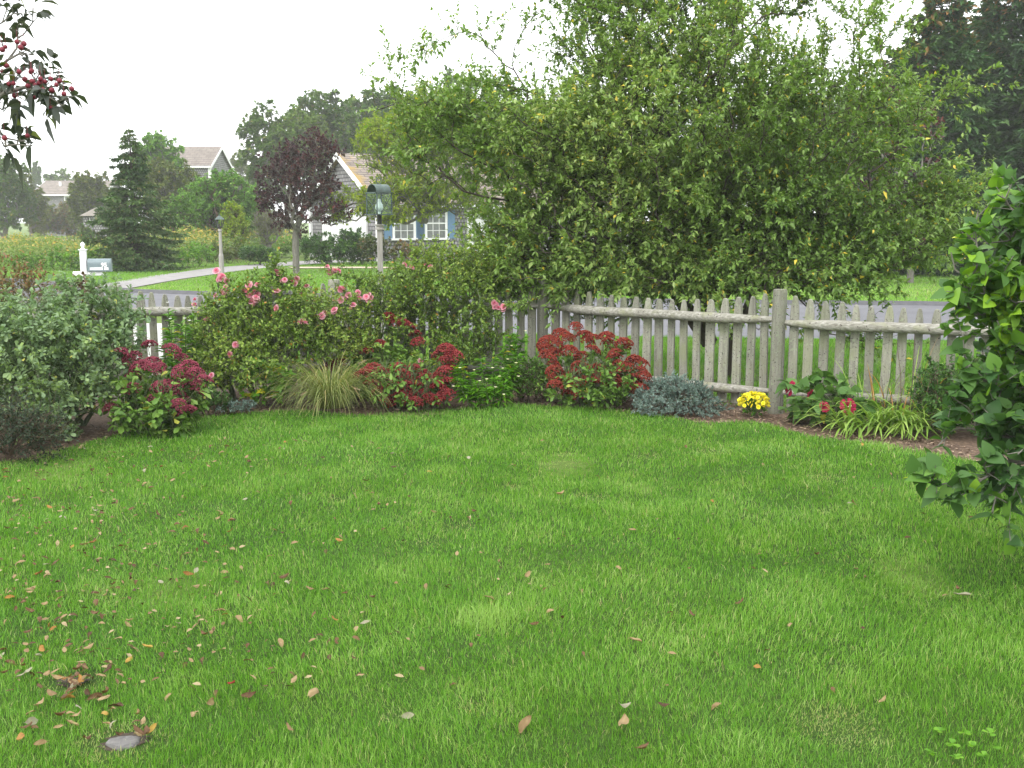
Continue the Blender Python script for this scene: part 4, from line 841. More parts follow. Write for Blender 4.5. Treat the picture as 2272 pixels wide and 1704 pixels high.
# ------------------------------------------------------------------ conifers
def conifer(name, label, base, h, rad, m, nw=30, per=9, droop=0.5, lift=0.0, L=0.16, W=0.035, sub=9, need=9, seed=1, group=None, skirt=0.03, power=0.85, trunk_r=0.12, jag=0.25, tint=None, dens=1.0):
    r = np.random.default_rng(seed); b = np.array(base, float); t = thing(name, label, 'tree', b, group)
    p0, p1, r0, r1 = [b], [b + (0, 0, h)], [trunk_r], [0.01]
    LP, LA, LN, LL = [], [], [], []
    for w_ in range(nw):
        f = skirt + (1 - skirt) * (w_ / nw) ** 0.92; z = h * f; rl = rad * (1 - f) ** power; tier = r.normal() * jag * .5
        nb = max(4, int(per * (0.5 + 0.6 * (1 - f))))
        for j in range(nb):
            az = 2 * math.pi * (j / nb) + w_ * 2.4 + r.normal() * 0.2; bl = rl * (1 + jag * r.normal() * 0.6 + tier) + 0.03
            if bl < 0.04: continue
            hd = np.array([math.cos(az), math.sin(az), 0]); zz_ = z + r.normal() * h * 0.012
            nseg = 6; pts = []
            for s_ in range(nseg + 1):
                u_ = s_ / nseg; pts.append(b + (0, 0, zz_) + hd * bl * u_ + np.array([0, 0, bl * (lift * u_ - droop * u_ * (1 - 0.55 * u_))]))
            pts = np.array(pts)
            for s_ in range(nseg): p0.append(pts[s_]); p1.append(pts[s_ + 1]); rr = 0.012 * h / 5 * (1 - s_ / nseg) + 0.004; r0.append(rr); r1.append(rr * .8)
            sdv = np.array([-hd[1], hd[0], 0]); ns = max(3, int(sub * dens * (0.5 + bl / max(rad, .1))))
            for q in range(ns):
                u_ = r.uniform(0.15, 1.0); i_ = min(int(u_ * nseg), nseg - 1); fr_ = u_ * nseg - i_; pp = pts[i_] * (1 - fr_) + pts[i_ + 1] * fr_
                sg = r.choice([-1, 1]); sl = bl * 0.34 * (1.15 - u_) + (0.08 + 0.05 * r.uniform()) * min(1, .25 + bl / (.35 * rad)); sd_ = nrm(hd * r.uniform(.45, 1.0) + sdv * sg * r.uniform(.3, 1) + np.array([0, 0, r.uniform(-.35, .05) + lift * .6]))
                nn = need; a_ = r.uniform(0, 1, nn)
                LP.append(pp + sd_ * (sl * a_)[:, None] + r.normal(size=(nn, 3)) * .012); aa = sd_ + r.normal(size=(nn, 3)) * 0.42 + np.array([0, 0, .05 + lift * .35]); LA.append(aa)
                LN.append(np.array([0, 0, 1.0]) + r.normal(size=(nn, 3)) * .45); LL.append(np.full(nn, min(1, .45 + bl / (.5 * rad))) * r.uniform(.7, 1.3))
    segs_mesh('trunk', np.array(p0), np.array(p1), np.array(r0), np.array(r1), 5, M['bark_dark'], t)
    P = np.concatenate(LP); A = np.concatenate(LA); N = nrm(np.concatenate(LN)); s_ = np.concatenate(LL) * rng.uniform(.7, 1.3, len(P))
    kp = P[:, 2] > 0.0; P, A, N, s_ = P[kp], A[kp], N[kp], s_[kp]
    fo = Foliage(); fo.leaves(P, A, N, L * s_, W * s_, (tint or tint_fn(0.5, .17, .12, 1.0, 2, .02, .97))(P), 'card', 0.15); fo.build('crown', M[m], t)
    return t
d = 38.5
conifer('spruce_tree', 'dense dark green spruce with drooping tiers standing beside the driveway', (gx(303, d), d, -0.03), gz(278, d) + .03, 1.75, 'spruce', nw=26, per=10, droop=.42, L=.15, W=.05, sub=15, need=11, seed=4, power=.95, skirt=.02, jag=.27, tint=tint_fn(.5, .18, .16, 2.2, 6, .06, .97))
for i, (px, dd, ty, rad, lab) in enumerate(((2055, 36.5, -30, 2.8, 'tall dark conifer with rusty brown top at the grove edge behind the crab apple'),
                                            (2215, 38.5, -70, 3.1, 'tallest dark green conifer of the grove with a russet leader'),
                                            (2150, 42, 30, 2.7, 'dark conifer wedged between two taller ones in the grove'),
                                            (2330, 36, -40, 3.0, 'feathery dark conifer standing outermost in the grove behind the lilac'),
                                            (1985, 43, 95, 2.6, 'shorter dark conifer behind the purple tree'), (1940, 39, 250, 2.4, 'lowest dark conifer of the grove half hidden by crab apple boughs'))):
    b0 = np.array([gx(px, dd), dd, -0.03])
    hh_ = gz(ty, dd)
    conifer('cypress_tree', lab, b0, hh_, rad, 'cypress', nw=46, per=10, droop=0.25, lift=0.22, L=.27, W=.095, sub=15, need=10, seed=10 + i, power=.62, skirt=.02, jag=.35, trunk_r=.2, group='tall dark conifers behind the crab apple',
            tint=lambda P, b0=b0, hh_=hh_: np.where((rng.uniform(size=len(P)) < .65 * np.clip((P[:, 2] / hh_ - .72) * 2.6 + .25 * wob(P, 2.2, 9), 0, 1)), rng.uniform(.9, 1, len(P)), np.clip(.45 + .17 * rng.normal(size=len(P)) + .15 * wob(P, 1.5, 3), .02, .86)))

# ------------------------------------------------------------------ woods, bushes and hedges in the distance
def bg_tree(name, label, px, d, top, wid, m, th=0.22, ntips=420, L=0.2, W=0.12, seed=0, group=None, low=0.0, tipn=14, per_m=12, cat='tree', bark='bark_grey', lump=0.42, tint=None, base_z=-0.03, gap=-.8, rtip=.012, dens=3.0):
    rr = np.random.default_rng(seed + 50); x = gx(px, d); h = gz(top, d); w2 = wid / 2
    b0 = np.array([x, d, base_z]); zb = th * h; bl = []
    cz, rz = (zb + h) / 2, (h - zb) / 2
    bl.append([x, d, cz, w2 * .72, w2 * .72, rz * .78, 2.0])
    for i in range(11):
        a = rr.uniform(0, 6.28); el = math.asin(rr.uniform(-.75, .95)); q = .62
        bl.append([x + w2 * q * math.cos(a) * math.cos(el), d + w2 * q * math.sin(a) * math.cos(el), cz + rz * (.6) * math.sin(el), w2 * lump * rr.uniform(.75, 1.2), w2 * lump * rr.uniform(.75, 1.2), rz * lump * rr.uniform(.8, 1.1), .55])
    st = [[b0, b0 + (0, 0, zb * .6 + .1), b0 + (rr.normal() * .05 * w2, 0, zb + rz * .35)]]
    return place_tree(name, label, b0, bl, ntips, m, L, W, per_m=per_m, tipn=tipn, trunk=st, rtip=rtip, step=max(.3, h * .05), seed=seed, group=group, first=1, bark=bark, tint=tint, cat=cat, gap=gap, k=1.5, power=2.2, nl=int(dens * 3.4 * wid * (h - zb) / (L * W * .5)), tl=max(.25, wid * .07))
WG = 'woodland trees rising behind the cottage'
bg_tree('oak_tree', 'dark leafy tree forming the end of the woods beside the far house', 640, 76, 212, 6.3, 'oak', seed=1, group=WG, ntips=620, L=.24, W=.15, tipn=16)
bg_tree('oak_tree', 'broad dark tree behind the purple tree, highest of the near woods', 735, 80, 190, 7.6, 'oak', seed=2, group=WG, ntips=680, L=.25, W=.16, tipn=16)
bg_tree('oak_tree', 'leafy tree rising over the ridge end of the cottage roof', 845, 84, 182, 7.4, 'oak', seed=3, group=WG, ntips=600, L=.26, W=.16, tipn=16)
for i, (px, dd, ty, wd, lab) in enumerate(((935, 96, 160, 8, 'hazy woodland tree over the middle of the cottage roof'), (1045, 100, 142, 9, 'tallest hazy woodland tree behind the crab apple crown'),
                                           (1180, 96, 175, 9, 'woodland tree glimpsed through the crab apple top'), (1330, 90, 210, 9, 'woodland tree hidden deep behind the crab apple'),
                                           (1500, 84, 235, 9, 'woodland tree behind the densest part of the crab apple'), (1680, 76, 225, 9, 'woodland tree seen through thin upper twigs of the crab apple'), (1850, 70, 190, 8, 'woodland tree next to the conifer grove'))):
    bg_tree('oak_tree', lab, px, dd, ty, wd, 'oak', seed=20 + i, group=WG, ntips=420, L=.32, W=.2, tipn=16)
bg_tree('birch_tree', 'bright green tree with feathery top behind the spruce', 355, 74, 282, 4.0, 'lime', seed=5, ntips=520, L=.2, W=.11, tipn=14, th=.3)
bg_tree('olive_tree', 'olive green bushy tree between the spruce and the far house', 395, 66, 335, 3.9, 'olive', seed=6, ntips=460, L=.18, W=.11, th=.1)
bg_tree('olive_tree', 'olive green tree standing before the low distant house', 205, 88, 362, 3.6, 'olive', seed=7, ntips=420, L=.22, W=.13, th=.1)
bg_tree('maple_tree', 'large dark green tree at the end of the meadow beside the sandy track', 8, 88, 338, 5.8, 'oak', seed=8, ntips=620, L=.24, W=.15, th=.02)
bg_tree('olive_tree', 'yellow-olive tree beside the low distant house', 70, 96, 372, 3.2, 'olive', seed=9, ntips=380, L=.24, W=.14, th=.05)
bg_tree('pine_tree', 'tiny far pine silhouette against the sky', 88, 170, 360, 1.9, 'oak', seed=11, ntips=120, L=.3, W=.18, th=.45)
bg_tree('round_tree', 'far round dark tree on the skyline behind the low house', 143, 160, 358, 4.9, 'oak', seed=12, ntips=330, L=.34, W=.22, th=.12)
bg_tree('hazy_tree', 'pale hazy tree between the far house and the woods', 540, 135, 330, 3.8, 'olive', seed=13, ntips=300, L=.3, W=.15, th=.1, gap=-.1)
HB = 'round green bushes below the far house'
bg_tree('green_bush', 'tall rounded bright green bush beside the purple tree', 503, 56, 376, 3.0, 'lime', seed=14, group=HB, ntips=460, L=.13, W=.08, th=.02, cat='bush', lump=.5, bark='twig_brown')
bg_tree('green_bush', 'mid green rounded bush under the gable of the far house', 452, 58, 398, 2.6, 'lime', seed=15, group=HB, ntips=380, L=.13, W=.08, th=.02, cat='bush', lump=.5, bark='twig_brown')
bg_tree('green_bush', 'small dome of fine green leaves nearest the spruce', 403, 54, 425, 1.75, 'lime', seed=16, group=HB, ntips=320, L=.11, W=.06, th=.02, cat='bush', lump=.45, bark='twig_brown')
bg_tree('green_bush', 'yellow-green bush behind the small lamp post', 528, 50, 443, 1.5, 'locust', seed=17, group=HB, ntips=300, L=.11, W=.05, th=.02, cat='bush', bark='twig_brown')
bg_tree('green_bush', 'leafy bush under the purple tree canopy', 570, 58, 402, 2.0, 'lime', seed=18, group=HB, ntips=320, L=.13, W=.08, th=.02, cat='bush', bark='twig_brown')
bg_tree('bare_shrub', 'thin grey-stemmed shrub with sparse leaves behind the clipped hedge', 600, 46.5, 458, 1.3, 'olive', seed=19, ntips=240, L=.06, W=.03, th=.2, cat='shrub', tipn=2, per_m=6, rtip=.008, dens=.5)
for i, (px, py, wd, dd, lab) in enumerate(((98, 450, 3.6, 104, 'brownish leafy section of the far hedge under the low house'), (150, 446, 3.6, 105, 'dense middle section of the far hedge above the grass strip'), (200, 438, 3.2, 103, 'green section of the far hedge beside the shed'), (262, 440, 4.0, 104, 'section of the far hedge hidden behind the spruce'))):
    bg_tree('hedge_shrub', lab, px, dd, py, wd, 'olive' if i != 1 else 'russet', seed=30 + i, ntips=380, L=.24, W=.14, th=.0, cat='shrub', group='tall shrubs of the far hedge', lump=.55)
bg_tree('small_bush', 'small round dark bush at the end of the meadow by the shed', 190, 63, 503, .95, 'oak', seed=40, ntips=160, L=.1, W=.06, th=.0, cat='bush', bark='twig_brown')

def low_shrub(name, label, px0, px1, top, d, depth, m, n, L, W, group=None, seed=0, gap=-.6, cat='shrub', per_m=60, tpl='card', step=.1, tint=None, tipn=6, bark='twig_brown', nst=5, zlow=0.02, base=None, dens=1.0):
    x0, x1 = gx(px0, d), gx(px1, d); h = gz(top, d); cx_, w2 = (x0 + x1) / 2, (x1 - x0) / 2
    bl = [[cx_, d, h * .48, w2 * .9, depth * .5, h * .5, 2]]
    rr = np.random.default_rng(seed)
    for i in range(8):
        u_ = rr.uniform(-.8, .8); bl.append([cx_ + w2 * u_, d + depth * .35 * rr.uniform(-.8, .8), h * rr.uniform(.35, .68), w2 * .35, depth * .3, h * .32, .5])
    b = np.array([cx_, d, -.02]); st = [[b + (w2 * q * .6, 0, 0), b + (w2 * q * .7, 0, .08)] for q in np.linspace(-1, 1, nst)]
    return shrub(name, label, cat, b, bl, n, [dict(mat=m, maxload=3, per_m=per_m, L=L, W=W, tint=tint or tint_fn(.5, .17, .15, 2, 3, .02, .97), tpl=tpl, tipn=tipn, zmin=zlow)], stems=st, step=step, gap=gap, seed=seed, group=group, bark=bark, nl=int(min(16000, dens * 4.5 * (x1 - x0) * h / (L * W * .55))), tl=max(.05, h * .14))
low_shrub('yew_shrub', 'dark green feathery yew mound at the cottage corner', 664, 770, 520, 43.6, 1.6, 'yew', 420, .11, .045, seed=1, dens=2, group='foundation shrubs of the cottage', per_m=50, tipn=10)
low_shrub('yew_shrub', 'taller dark green yew mound before the garage door', 745, 835, 508, 44.2, 1.6, 'yew', 420, .11, .045, seed=2, dens=2, group='foundation shrubs of the cottage', per_m=50, tipn=10)
low_shrub('hydrangea_shrub', 'hydrangea with green leaves and faded pinkish flower heads below the cottage window', 800, 870, 520, 43.5, 1.2, 'russet', 260, .12, .08, seed=3, group='foundation shrubs of the cottage', per_m=30, tint=tint_fn(.4, .2, .25, 3, 4))
low_shrub('hydrangea_shrub', 'browner hydrangea under the second cottage window', 865, 935, 536, 43.2, 1.0, 'russet', 240, .11, .07, seed=4, group='foundation shrubs of the cottage', per_m=30, tint=tint_fn(.6, .2, .25, 3, 4))
low_shrub('foundation_shrub', 'leafy green shrub beside the white cottage door', 1090, 1180, 530, 44, 1.2, 'oak', 240, .11, .06, seed=5, group='foundation shrubs of the cottage', per_m=30)
for i, (a, b_, ty, m_, lab) in enumerate(((1890, 2010, 490, 'oak', 'dark understory shrub below the purple tree at the lawn edge'), (1990, 2130, 440, 'yew', 'dark understory shrub under the rusty-topped conifer'), (2110, 2260, 430, 'oak', 'broad leafy understory shrub glimpsed behind the lilac top'), (2230, 2400, 440, 'yew', 'dark understory shrub outermost under the conifers'), (1780, 1910, 560, 'oak', 'low dark shrub seen under the crab apple boughs'))):
    low_shrub('understory_shrub', lab, a, b_, ty, 35.2, 2.0, m_, 320, .14, .08, seed=80 + i, group='dark shrubs below the conifer grove', per_m=30, dens=1.3)
low_shrub('clipped_hedge', 'low clipped dark green hedge at the driveway edge', 535, 622, 546, 43.0, .9, 'yew', 420, .08, .045, seed=6, dens=2.2, per_m=60, cat='hedge')
for i, (a, b_, ty, dd, m_, lab) in enumerate(((100, 215, 548, 38.6, 'lime', 'leafy green bush behind the mailbox'), (388, 470, 540, 41.5, 'lime', 'leafy green bush next to the spruce'), (455, 545, 536, 45, 'olive', 'dark leafy bush behind the small lamp post base'), (560, 660, 520, 52, 'lime', 'light green bush behind the clipped hedge'), (20, 110, 556, 39.5, 'lime', 'green bush at the front of the meadow'), (480, 570, 500, 52, 'olive', 'tangled green bush at the meadow end'))):
    low_shrub('meadow_bush', lab, a, b_, ty, dd, 1.8, m_, 340, .11, .065, seed=50 + i, group='bushes along the meadow edge', per_m=34)
# goldenrod meadow
fo = Foliage(); n = 62000; y = rng.uniform(37.5, 60, n); px = rng.uniform(-260, 665, n); x = (px - CX) / F * y
fr_ = np.interp(px, [-260, 130, 215, 400, 520, 650], [37.5, 38.5, 39, 42, 46, 50]); kp = y > fr_ + rng.normal(size=n) * .25; x, y, px = x[kp], y[kp], px[kp]; n = len(x)
Q = np.c_[x, y, np.zeros(n)]; top = 0.80 + .26 * wob(Q, .9, 40) + .2 * wob(Q, 2.6, 41) + .05 * rng.normal(size=n)
top = np.clip(top, .3, 1.4) * np.where(px > 380, 1.12, 1.0); u = rng.uniform(size=n) ** .45; z = top * u
gold = (u > .86) & (wob(Q, .9, 44) + .5 * wob(Q, 2.7, 47) + .55 * rng.normal(size=n) > .3)
t = np.where(gold, rng.uniform(.58, .9, n), np.clip(.33 + .12 * rng.normal(size=n) + .15 * wob(Q, 1.2, 45), .02, .6)); t = np.where(rng.uniform(size=n) < .03, 1.0, t)
fo.leaves(np.c_[x, y, z], np.c_[rng.normal(size=(n, 2)), rng.uniform(-.2, 1.2, n)], nrm(np.array([[0, -.25, .8]]) + unit(n) * .7), rng.uniform(.08, .2, n), rng.uniform(.03, .07, n), t, 'card')
tag(fo.build('goldenrod_meadow_vegetation', M['meadow']), 'wild meadow of yellow goldenrod and green weeds beyond the front lawn', 'meadow', kind='stuff')
# ------------------------------------------------------------------ flowers (one mesh each, shared by the copies)
def free_mesh(fo, name, mats):
    o = fo.build(name, mats, None); me = o.data; bpy.data.objects.remove(o); return me
def child(name, me, parent, loc, rot=(0, 0, 0), sc=1.0):
    o = bpy.data.objects.new(name, me); C.objects.link(o); o.parent = parent
    o.location = tuple(np.array(loc, float) - ORG[parent.name][0]); o.rotation_euler = rot; o.scale = (sc, sc, sc) if not hasattr(sc, '__len__') else sc
    return o
def rose_mesh(seed, m='pink'):
    r = np.random.default_rng(seed); fo = Foliage()
    for ring, (n, tilt, L, W) in enumerate(((4, 1.25, .020, .017), (6, .85, .030, .026), (7, .35, .037, .032))):
        a = np.arange(n) * 6.283 / n + ring + r.normal(size=n) * .15
        A = np.c_[np.cos(a) * math.cos(tilt), np.sin(a) * math.cos(tilt), np.full(n, math.sin(tilt))]; N = np.c_[-np.cos(a) * math.sin(tilt), -np.sin(a) * math.sin(tilt), np.full(n, math.cos(tilt))]
        fo.leaves(np.zeros((n, 3)) + np.array([0, 0, .004 * (2 - ring)]), A, N, np.full(n, L), np.full(n, W * 1.25), np.clip(.25 + .3 * ring + r.normal(size=n) * .12, 0, 1), 'obovate', .1)
    return free_mesh(fo, 'bloom', M[m])
ROSE = [rose_mesh(i) for i in range(4)]
OCT = np.array([[1, 0, 0], [-1, 0, 0], [0, 1, 0], [0, -1, 0], [0, 0, 1], [0, 0, -1]], float); OCF = [(0, 2, 4), (2, 1, 4), (1, 3, 4), (3, 0, 4), (2, 0, 5), (1, 2, 5), (3, 1, 5), (0, 3, 5)]
def blobs_of(fo, P, r, t):
    n = len(P); V = P[:, None] + OCT[None] * np.asarray(r)[:, None, None]
    fo.raw(V.reshape(-1, 3), (np.arange(n)[:, None, None] * 6 + np.array(OCF)[None]).reshape(-1, 3), np.repeat(t, 6))
def sedum_mesh(seed, m):
    r = np.random.default_rng(seed); fo = Foliage(); P, t = [], []
    subs = [(0, 0)] + [(.042 * math.cos(a) * r.uniform(.8, 1.15), .042 * math.sin(a) * r.uniform(.8, 1.15)) for a in np.arange(6) * 1.047 + r.uniform(0, 1)]
    for sx_, sy_ in subs:
        n = 38; q = np.sqrt(r.uniform(0, 1, n)) * .027; a = r.uniform(0, 6.283, n)
        px_, py_ = sx_ + q * np.cos(a), sy_ + q * np.sin(a)
        P.append(np.c_[px_, py_, .024 - 9 * (px_ ** 2 + py_ ** 2) - 14 * q ** 2 + r.normal(size=n) * .002]); t.append(np.clip(r.normal(.5, .22, n), 0, 1))
    P = np.concatenate(P); blobs_of(fo, P, r.uniform(.0042, .0068, len(P)), np.concatenate(t))
    return free_mesh(fo, 'flower_head', M[m])
SEDUM = {m: [sedum_mesh(i + 3, m) for i in range(4)] for m in ('sedum_red', 'sedum_pink', 'sedum_crimson')}

def sedum(name, label, heads, m, base, dc, r, top, bot, nleaf=420, Ls=.055, seed=0, hs=1.0):
    hp = []
    for px, py in heads:
        f = np.clip((py - top) / (bot - top), 0, 1); d = dc + r * (.75 - 1.45 * f) + rng.normal() * .05; hp.append(at(px, py, d))
    hp = np.array(hp); b = np.array(base, float); c = hp.mean(0)
    ext = hp - np.array([0, 0, .02])
    low = blob_pts([[b[0], b[1], .22, (hp[:, 0].max() - hp[:, 0].min()) * .46, r * .9, .26], [c[0], c[1] + .05, c[2] * .62, (hp[:, 0].max() - hp[:, 0].min()) * .40, r * .75, max(c[2] * .45, .15)]], nleaf, .8, seed, -.8)
    st = [[b + (q * r * .4, p_ * r * .3, 0), b + (q * r * .5, p_ * r * .35, .05)] for q in (-1, -.4, .3, 1) for p_ in (-1, 0, 1)]
    t, sk = shrub(name, label, 'sedum', b, None, 0, [dict(mat='sedum_leaf', maxload=2, per_m=42, L=Ls, W=Ls * .5, tint=tint_fn(.5, .18, .12, 4, seed, .02, .98), tpl='obovate', ang=60, up=.8, droop=.15, tipn=5, zmin=.02, avoid=hp)],
                  stems=st, step=.07, bf=.5, bark='stem_green', rtip=.0026, extra=np.concatenate([ext, low]), ret=True, nl=nleaf * 7, tl=.09)
    for i, q in enumerate(hp):
        child('flower_head', SEDUM[m][i % 4], t, q, (rng.normal() * .25 - .12, rng.normal() * .25, rng.uniform(0, 6.28)), hs * rng.uniform(1.0, 1.45))
    return t
hl = [(330, 762), (385, 772), (400, 790), (290, 790), (276, 780), (335, 800), (352, 812), (303, 812), (395, 822), (422, 806), (432, 822), (417, 838), (442, 850), (452, 838), (340, 815), (300, 832), (372, 850), (388, 856), (355, 855), (292, 858), (242, 902), (343, 882), (395, 870), (412, 886), (365, 904), (382, 900), (414, 908), (400, 893), (440, 866), (410, 852), (322, 805)]
sedum('pink_sedum', 'deep pink sedum with loose flat flower heads beside the grey-green shrub', hl, 'sedum_pink', (gx(340, 8.7), 8.7, -.02), 8.72, .40, 760, 950, nleaf=460, Ls=.07, seed=1)
hc = [(800, 832), (815, 822), (830, 815), (845, 825), (860, 835), (875, 815), (890, 825), (905, 832), (920, 815), (935, 825), (950, 838), (960, 852), (975, 857), (985, 875), (970, 882), (940, 870), (920, 850), (900, 850), (885, 860), (870, 855), (850, 850), (840, 865), (855, 878), (870, 884), (890, 877), (905, 866), (925, 887), (965, 835), (985, 820), (1000, 815), (990, 796), (980, 785), (985, 770), (1000, 776), (1005, 786), (955, 880), (910, 890), (830, 850), (990, 845)]
sedum('red_sedum', 'low spreading crimson sedum between the fountain grass and the lily stems', hc, 'sedum_crimson', (gx(905, 9.95), 9.95, -.02), 9.95, .42, 765, 905, nleaf=380, Ls=.055, seed=2, hs=1.2)
sedum('red_sedum', 'upright crimson sedum in front of the rose beside the fence pickets', [(870, 705), (880, 716), (905, 720), (922, 738), (927, 756), (812, 775), (800, 777), (752, 800), (738, 806), (732, 816), (845, 760), (865, 698), (895, 712)], 'sedum_crimson', (gx(850, 10.6), 10.6, -.02), 10.55, .3, 690, 860, nleaf=320, Ls=.08, seed=3)
hr = [(900 + a * .2712, 550 + b_ * .2712) for a, b_ in ((1395, 635), (1260, 680), (1180, 740), (1340, 720), (1300, 715), (1460, 700), (1530, 730), (1490, 745), (1640, 715), (1650, 765), (1770, 765), (1790, 815), (1870, 905), (1910, 925), (1140, 810), (1150, 860), (1230, 850), (1240, 770), (1350, 830), (1440, 875), (1540, 825), (1400, 945), (1440, 960), (1560, 975), (1600, 985), (1220, 940), (1200, 990), (1260, 1020), (1340, 1070), (1290, 1065), (1450, 1080), (1380, 1010), (1560, 1085), (1700, 890), (1700, 850), (1740, 940), (1730, 1020), (1800, 960), (1860, 1060), (1930, 1000), (1960, 1040), (1620, 1060), (1690, 1090), (1760, 1100), (1340, 1185), (1430, 1195), (1230, 1110), (1350, 1130), (1910, 1140), (1830, 1110), (1120, 770), (1210, 1060), (1520, 1090), (1580, 1040), (1680, 1050), (1400, 1085), (1180, 890))]
sedum('red_sedum', 'large domed brick-red sedum against the fence beside the blue juniper', hr, 'sedum_red', (gx(1312, 10.05), 10.05, -.02), 10.05, .5, 715, 900, nleaf=620, Ls=.055, seed=4, hs=1.08)

# ------------------------------------------------------------------ planting bed, from the grey-green shrub to the lilac
b0 = np.array([gx(110, 9.0), 9.0, -.02])
blobs = [E(110, 790, 8.9, .75, .6, .5, 2), E(185, 745, 9.2, .40, .42, .42, 1), E(60, 760, 8.9, .5, .5, .45, 1.1), E(150, 868, 8.85, .26, .36, .3, .7), E(60, 880, 8.5, .5, .4, .35, .9), E(-60, 800, 8.8, .6, .6, .5, 1), E(200, 672, 9.2, .28, .3, .22, .35), E(270, 700, 9.4, .2, .25, .18, .25), E(105, 930, 8.4, .28, .28, .2, .4)]
shrub('baptisia_shrub', 'big rounded shrub with grey-green leaflets filling the bed corner', 'shrub', b0, blobs, 1500,
      [dict(mat='baptisia', maxload=3, per_m=34, L=.045, W=.025, tint=tint_fn(.48, .18, .14, 3, 5, .008, .98), tpl='obovate', ang=62, up=.8, droop=.1, tipn=7, zmin=.02)],
      stems=[[b0 + (a, c_, 0), b0 + (a * 1.3, c_ * 1.3, .12)] for a in (-.25, 0, .25) for c_ in (-.15, .1)], step=.08, bf=.45, bark='stem_green', rtip=.0018, gap=-.55, nl=23000, tl=.13)
b0 = np.array([gx(20, 7.75), 7.75, -.02])
blobs = [E(20, 950, 7.7, .35, .3, .22, 1), E(90, 960, 7.8, .22, .25, .16, .5), E(-60, 930, 7.7, .35, .3, .3, .8)]
ex_ = np.array([at(90 + i * 6, 930 + 22 * (i % 4) + rng.normal() * 5, 7.7) for i in range(10)])
shrub('cotoneaster_shrub', 'low dark cotoneaster with arching stems at the lawn corner', 'shrub', b0, blobs, 380, [dict(mat='cotoneaster', maxload=3, per_m=70, L=.02, W=.012, tint=tint_fn(.45, .22), tpl='ovate', tipn=3)], step=.06, bf=.6, rtip=.0014, extra=ex_, nl=9000, tl=.12)
low_shrub('dwarf_spruce', 'small dark blue-green evergreen between the pink sedum and the rose', 425, 500, 868, 9.55, .3, 'yew', 260, .03, .006, seed=61, per_m=240, tpl='card', step=.05, cat='shrub')
low_shrub('blue_juniper', 'low wisp of silvery blue juniper at the foot of the rose', 480, 565, 892, 9.6, .3, 'juniper', 200, .03, .007, seed=62, per_m=260, step=.05, cat='juniper')

# two big rose bushes on the fence
def rose_bush(label, base, blobs, n, blooms, seed, stems):
    hp = []
    for px, py, k_, d in blooms:
        k_ = max(1, round(k_ * .8))
        for i in range(k_):
            s_ = 0 if k_ == 1 else 4.0 * math.sqrt(k_); hp.append(at(px + rng.normal() * s_, py + rng.normal() * s_ * .75, d + rng.normal() * .03))
    hp = np.array(hp)
    t, sk = shrub('rose_bush', label, 'rose bush', base, blobs, n, [dict(mat='rose_leaf', maxload=3, per_m=46, L=.034, W=.02, tint=tint_fn(.45, .18, .15, 2.6, seed, .02, .97), tpl='ovate', ang=58, up=.85, droop=.1, tipn=5, zmin=.05)],
                  stems=stems, step=.09, bf=.28, bark='stem_green', rtip=.0022, extra=hp - (0, 0, .01), ret=True, gap=-.7, shell=.3, k=1.8, seed=seed, group=None, nl=27000, tl=.14)
    for i, q in enumerate(hp):
        if i >= 98: break
        child('bloom', ROSE[i % 4], t, q, (R(45) + rng.normal() * .5, rng.normal() * .4, rng.normal() * .5), rng.uniform(.85, 1.2))
    return t
bA = np.array([gx(590, 10.3), 10.3, -.02])
rose_bush('pink-flowered rose bush over the fence rail behind the fountain grass', bA,
    [E(560, 720, 10.4, .55, .4, .36, 2), E(500, 790, 10.2, .40, .4, .28, 1.2), E(640, 740, 10.4, .45, .4, .38, 1.4), E(600, 660, 10.6, .36, .3, .22, .8), E(560, 820, 10.0, .4, .35, .2, .6), E(690, 690, 10.7, .3, .3, .2, .5), E(608, 610, 10.6, .07, .07, .16, .12), E(520, 690, 10.5, .3, .3, .2, .5)], 1250,
    [(487, 616, 7, 10.5), (488, 650, 5, 10.5), (506, 643, 2, 10.5), (555, 652, 11, 10.3), (561, 666, 6, 10.25), (572, 634, 1, 10.4), (618, 612, 4, 10.6), (632, 622, 3, 10.5), (652, 622, 4, 10.6), (605, 640, 4, 10.4), (617, 682, 2, 10.2), (523, 765, 1, 9.95), (511, 785, 1, 9.95), (513, 794, 1, 9.95), (470, 833, 1, 9.8), (460, 711, 1, 10.2), (675, 640, 2, 10.7), (668, 712, 4, 10.2), (672, 722, 2, 10.1), (430, 672, 2, 11)], 7,
    [[bA + (a, 0, 0), bA + (a * 1.6, .02, .18)] for a in (-.3, -.1, .12, .3)])
bB = np.array([gx(900, 10.95), 10.95, -.02])
rose_bush('sprawling climbing rose with few pink blooms beside the crab apple branches', bB,
    [E(860, 660, 11.0, .5, .35, .3, 1.5), E(980, 640, 11.1, .55, .4, .36, 1.8), E(1040, 720, 10.9, .36, .35, .4, 1.1), E(770, 720, 10.7, .4, .35, .26, 1.1), E(900, 740, 10.8, .35, .3, .25, .5), E(960, 580, 11.2, .3, .3, .2, .4), E(1070, 590, 11.3, .36, .3, .22, .6), E(750, 760, 10.5, .3, .3, .2, .5), E(1000, 790, 10.6, .25, .25, .25, .5)], 1350,
    [(734, 606, 8, 10.9), (756, 643, 4, 10.6), (770, 664, 4, 10.6), (815, 662, 8, 10.6), (795, 655, 3, 10.6), (740, 693, 3, 10.4), (717, 700, 2, 10.4), (787, 682, 2, 10.5), (906, 591, 3, 11), (947, 592, 2, 11), (1108, 688, 7, 10.7), (937, 800, 2, 10.2), (1098, 680, 2, 10.7)], 8,
    [[bB + (a, 0, 0), bB + (a * 1.3, .02, .3)] for a in (-.5, -.25, .05, .3, .5)])
